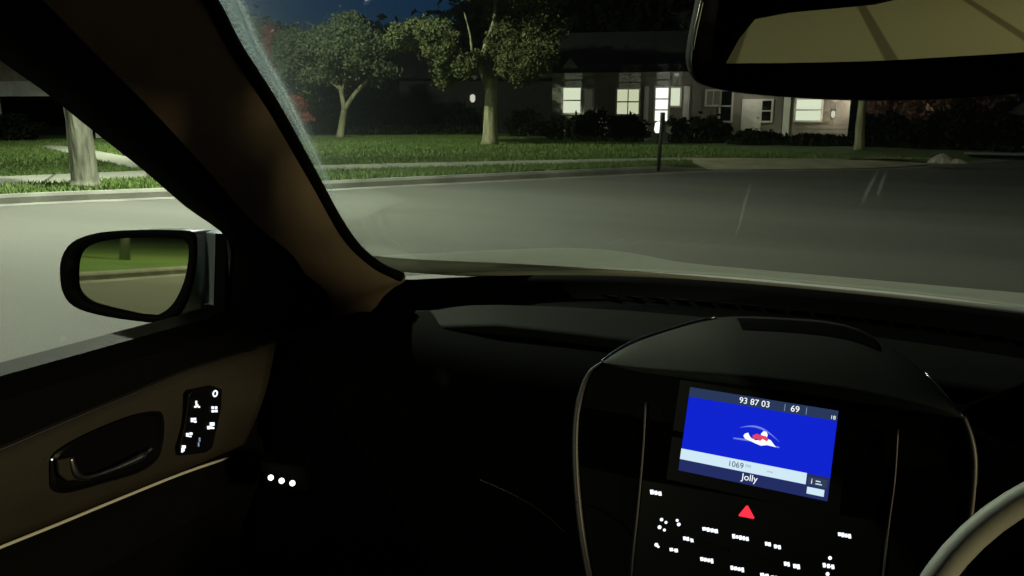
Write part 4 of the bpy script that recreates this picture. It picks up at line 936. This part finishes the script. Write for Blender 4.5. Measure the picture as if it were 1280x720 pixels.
N = len(ol); bk = [p-mn*.034 for p in ol]; c = sum(bk, Vector())/N
mb = MB(); mb.add(ol+[p-mn*.004+ (p-sum(ol, Vector())/N).normalized()*.0015 for p in ol]+bk+[b.lerp(c, .25)-mn*.012 for b in bk], [(i+k*N, (i+1) % N+k*N, (i+1) % N+(k+1)*N, i+(k+1)*N) for i in range(N) for k in range(3)]+[tuple(range(3*N, 4*N))])
# front bezel ring between outline and glass
NG = len(gl); cg = sum(gl, Vector())/NG
def ang_of(p): d = p-cg; u_ = Vector((math.cos(MA), math.sin(MA), 0)); return math.atan2(d.z*3.0, d.dot(u_))
def hitline(loop, a):
    best = min(range(len(loop)), key=lambda i: abs((ang_of(loop[i])-a+math.pi) % (2*math.pi)-math.pi)); return loop[best]
o2 = [hitline(gl, ang_of(p))+mn*.0045 for p in ol]
o3 = [p-mn*.005 for p in o2]
mb.add(ol+o2+o3, [(i, (i+1) % N, (i+1) % N+N, i+N) for i in range(N)]+[(i+N, (i+1) % N+N, (i+1) % N+2*N, i+2*N) for i in range(N)])
RM = obj('rearview_mirror', mb, 'black_plastic', CAR, smooth=True)
obj('mirror_glass', MB().prism(gl, -mn*.004), 'mirror', RM)
lft = smc([MP(x, y, .0045) for x, y in [(884, -30), (876, 10), (869, 45), (865, 75), (868, 92)]], 1)
obj('mirror_edge_highlight', MB().tube([MP(x, y, .003) for x, y in [(884, -30), (880, -5), (875, 15), (870.5, 35), (867, 55), (865.3, 75), (866.5, 88)]], [.0004, .0010, .0013, .0013, .0012, .0009, .0004], 8), 'chrome', RM, smooth=True)  # chrome sliver shaped as the highlight on the housing's left edge
obj('mirror_stalk', MB().tube([c-mn*.01, c+Vector((-.01, .06, .05)), c+Vector((-.02, .11, .09))], .012, 10), 'black_plastic', RM, smooth=True)
# ---- door mirror
sm_n = Vector((math.sin(.17), -math.cos(.17), .078)).normalized(); q0 = Vector((-.95, .72, 1.0))
def EP(px, py, h=0): return pl(px, py, sm_n, q0+sm_n*h)
eo = smc([EP(x, y) for x, y in [(75, 345), (77, 322), (90, 303), (115, 293), (150, 289), (195, 288), (228, 289), (241, 293), (243, 315), (240, 345), (232, 375), (218, 397), (195, 403), (160, 400), (120, 393), (92, 383), (79, 367)]], 3)
eg = smc([EP(x, y, -.006) for x, y in [(98, 345), (100, 322), (110, 308), (135, 300), (170, 297), (205, 297), (230, 299), (236.5, 306), (236.5, 325), (231, 352), (219, 377), (205, 390), (190, 393.5), (155, 387), (118, 377), (101, 363)]], 3)
eb = [p+(p-sum(eo, Vector())/len(eo)).normalized()*(.0) for p in eo]
N = len(eo); ce = sum(eo, Vector())/N; rings = []
latr = Vector((math.cos(.30), math.sin(.30), 0))
for sc_, dp, shx, shz in [(1.0, 0, 0, 0), (1.015, .004, 0, 0), (1.03, .02, .006, 0), (1.0, .05, .018, -.001), (.86, .085, .040, -.002), (.6, .11, .055, -.004), (.2, .12, .06, -.004)]:
    rings.append([ce+(p-ce)*sc_-sm_n*dp+latr*shx+Vector((0, 0, shz)) for p in eo])
SM = obj('side_mirror', MB().grid([r+[r[0]] for r in rings[1:]]), 'mirror_paint', CAR, smooth=True)
N2 = len(eg)
def near(loop, p): return min(loop, key=lambda q_: (q_-p).length)
mb = MB(); inn = [near(eg, ce+(p-ce)*.84) for p in eo]; mb.add(rings[1]+eo+[p+sm_n*.002 for p in inn]+[p-sm_n*.004 for p in inn], [(i+k*N, (i+1) % N+k*N, (i+1) % N+(k+1)*N, i+(k+1)*N) for i in range(N) for k in range(3)])
obj('mirror_bezel', mb, 'black_plastic', SM, smooth=True)
obj('mirror_glass', MB().prism(eg, -sm_n*.003), 'side_mirror', SM)
# arm joining it to the door
am = [[EP(240, 291, -.03), EP(246, 398, -.03)], ]
a1_ = [EP(x, y, -.035) for x, y in [(236, 292), (250, 291), (250, 385), (236, 398)]]
a2_ = [Vector((-.868, .80, 1.028)), Vector((-.845, .73, 1.031)), Vector((-.842, .73, .938)), Vector((-.868, .80, .935))]
a2_ = [SS(283, 296)+Vector((-.03, .05, 0)), SS(284, 296)+Vector((-.004, .0, 0)), SS(284, 392)+Vector((-.004, 0, 0)), SS(283, 392)+Vector((-.03, .05, 0))]
rows_ = []
for k in range(7):
    s = k/6; rows_.append([a1_[i].lerp(a2_[i], s)+Vector((0, -.004*math.sin(math.pi*s), (.003 if i < 2 else .010)*math.sin(math.pi*s))) for i in range(4)])
mb = MB().grid([r+[r[0]] for r in rows_]); obj('mirror_arm', mb, 'mirror_paint', SM, smooth=False, bevel=.004)
mb = MB().prism([SS(283, 293), SS(290, 400), SS(250, 410), SS(238, 404), SS(262, 398), SS(280, 388)], (-.02, 0, 0)); obj('mirror_mount', mb, 'rubber', SM)
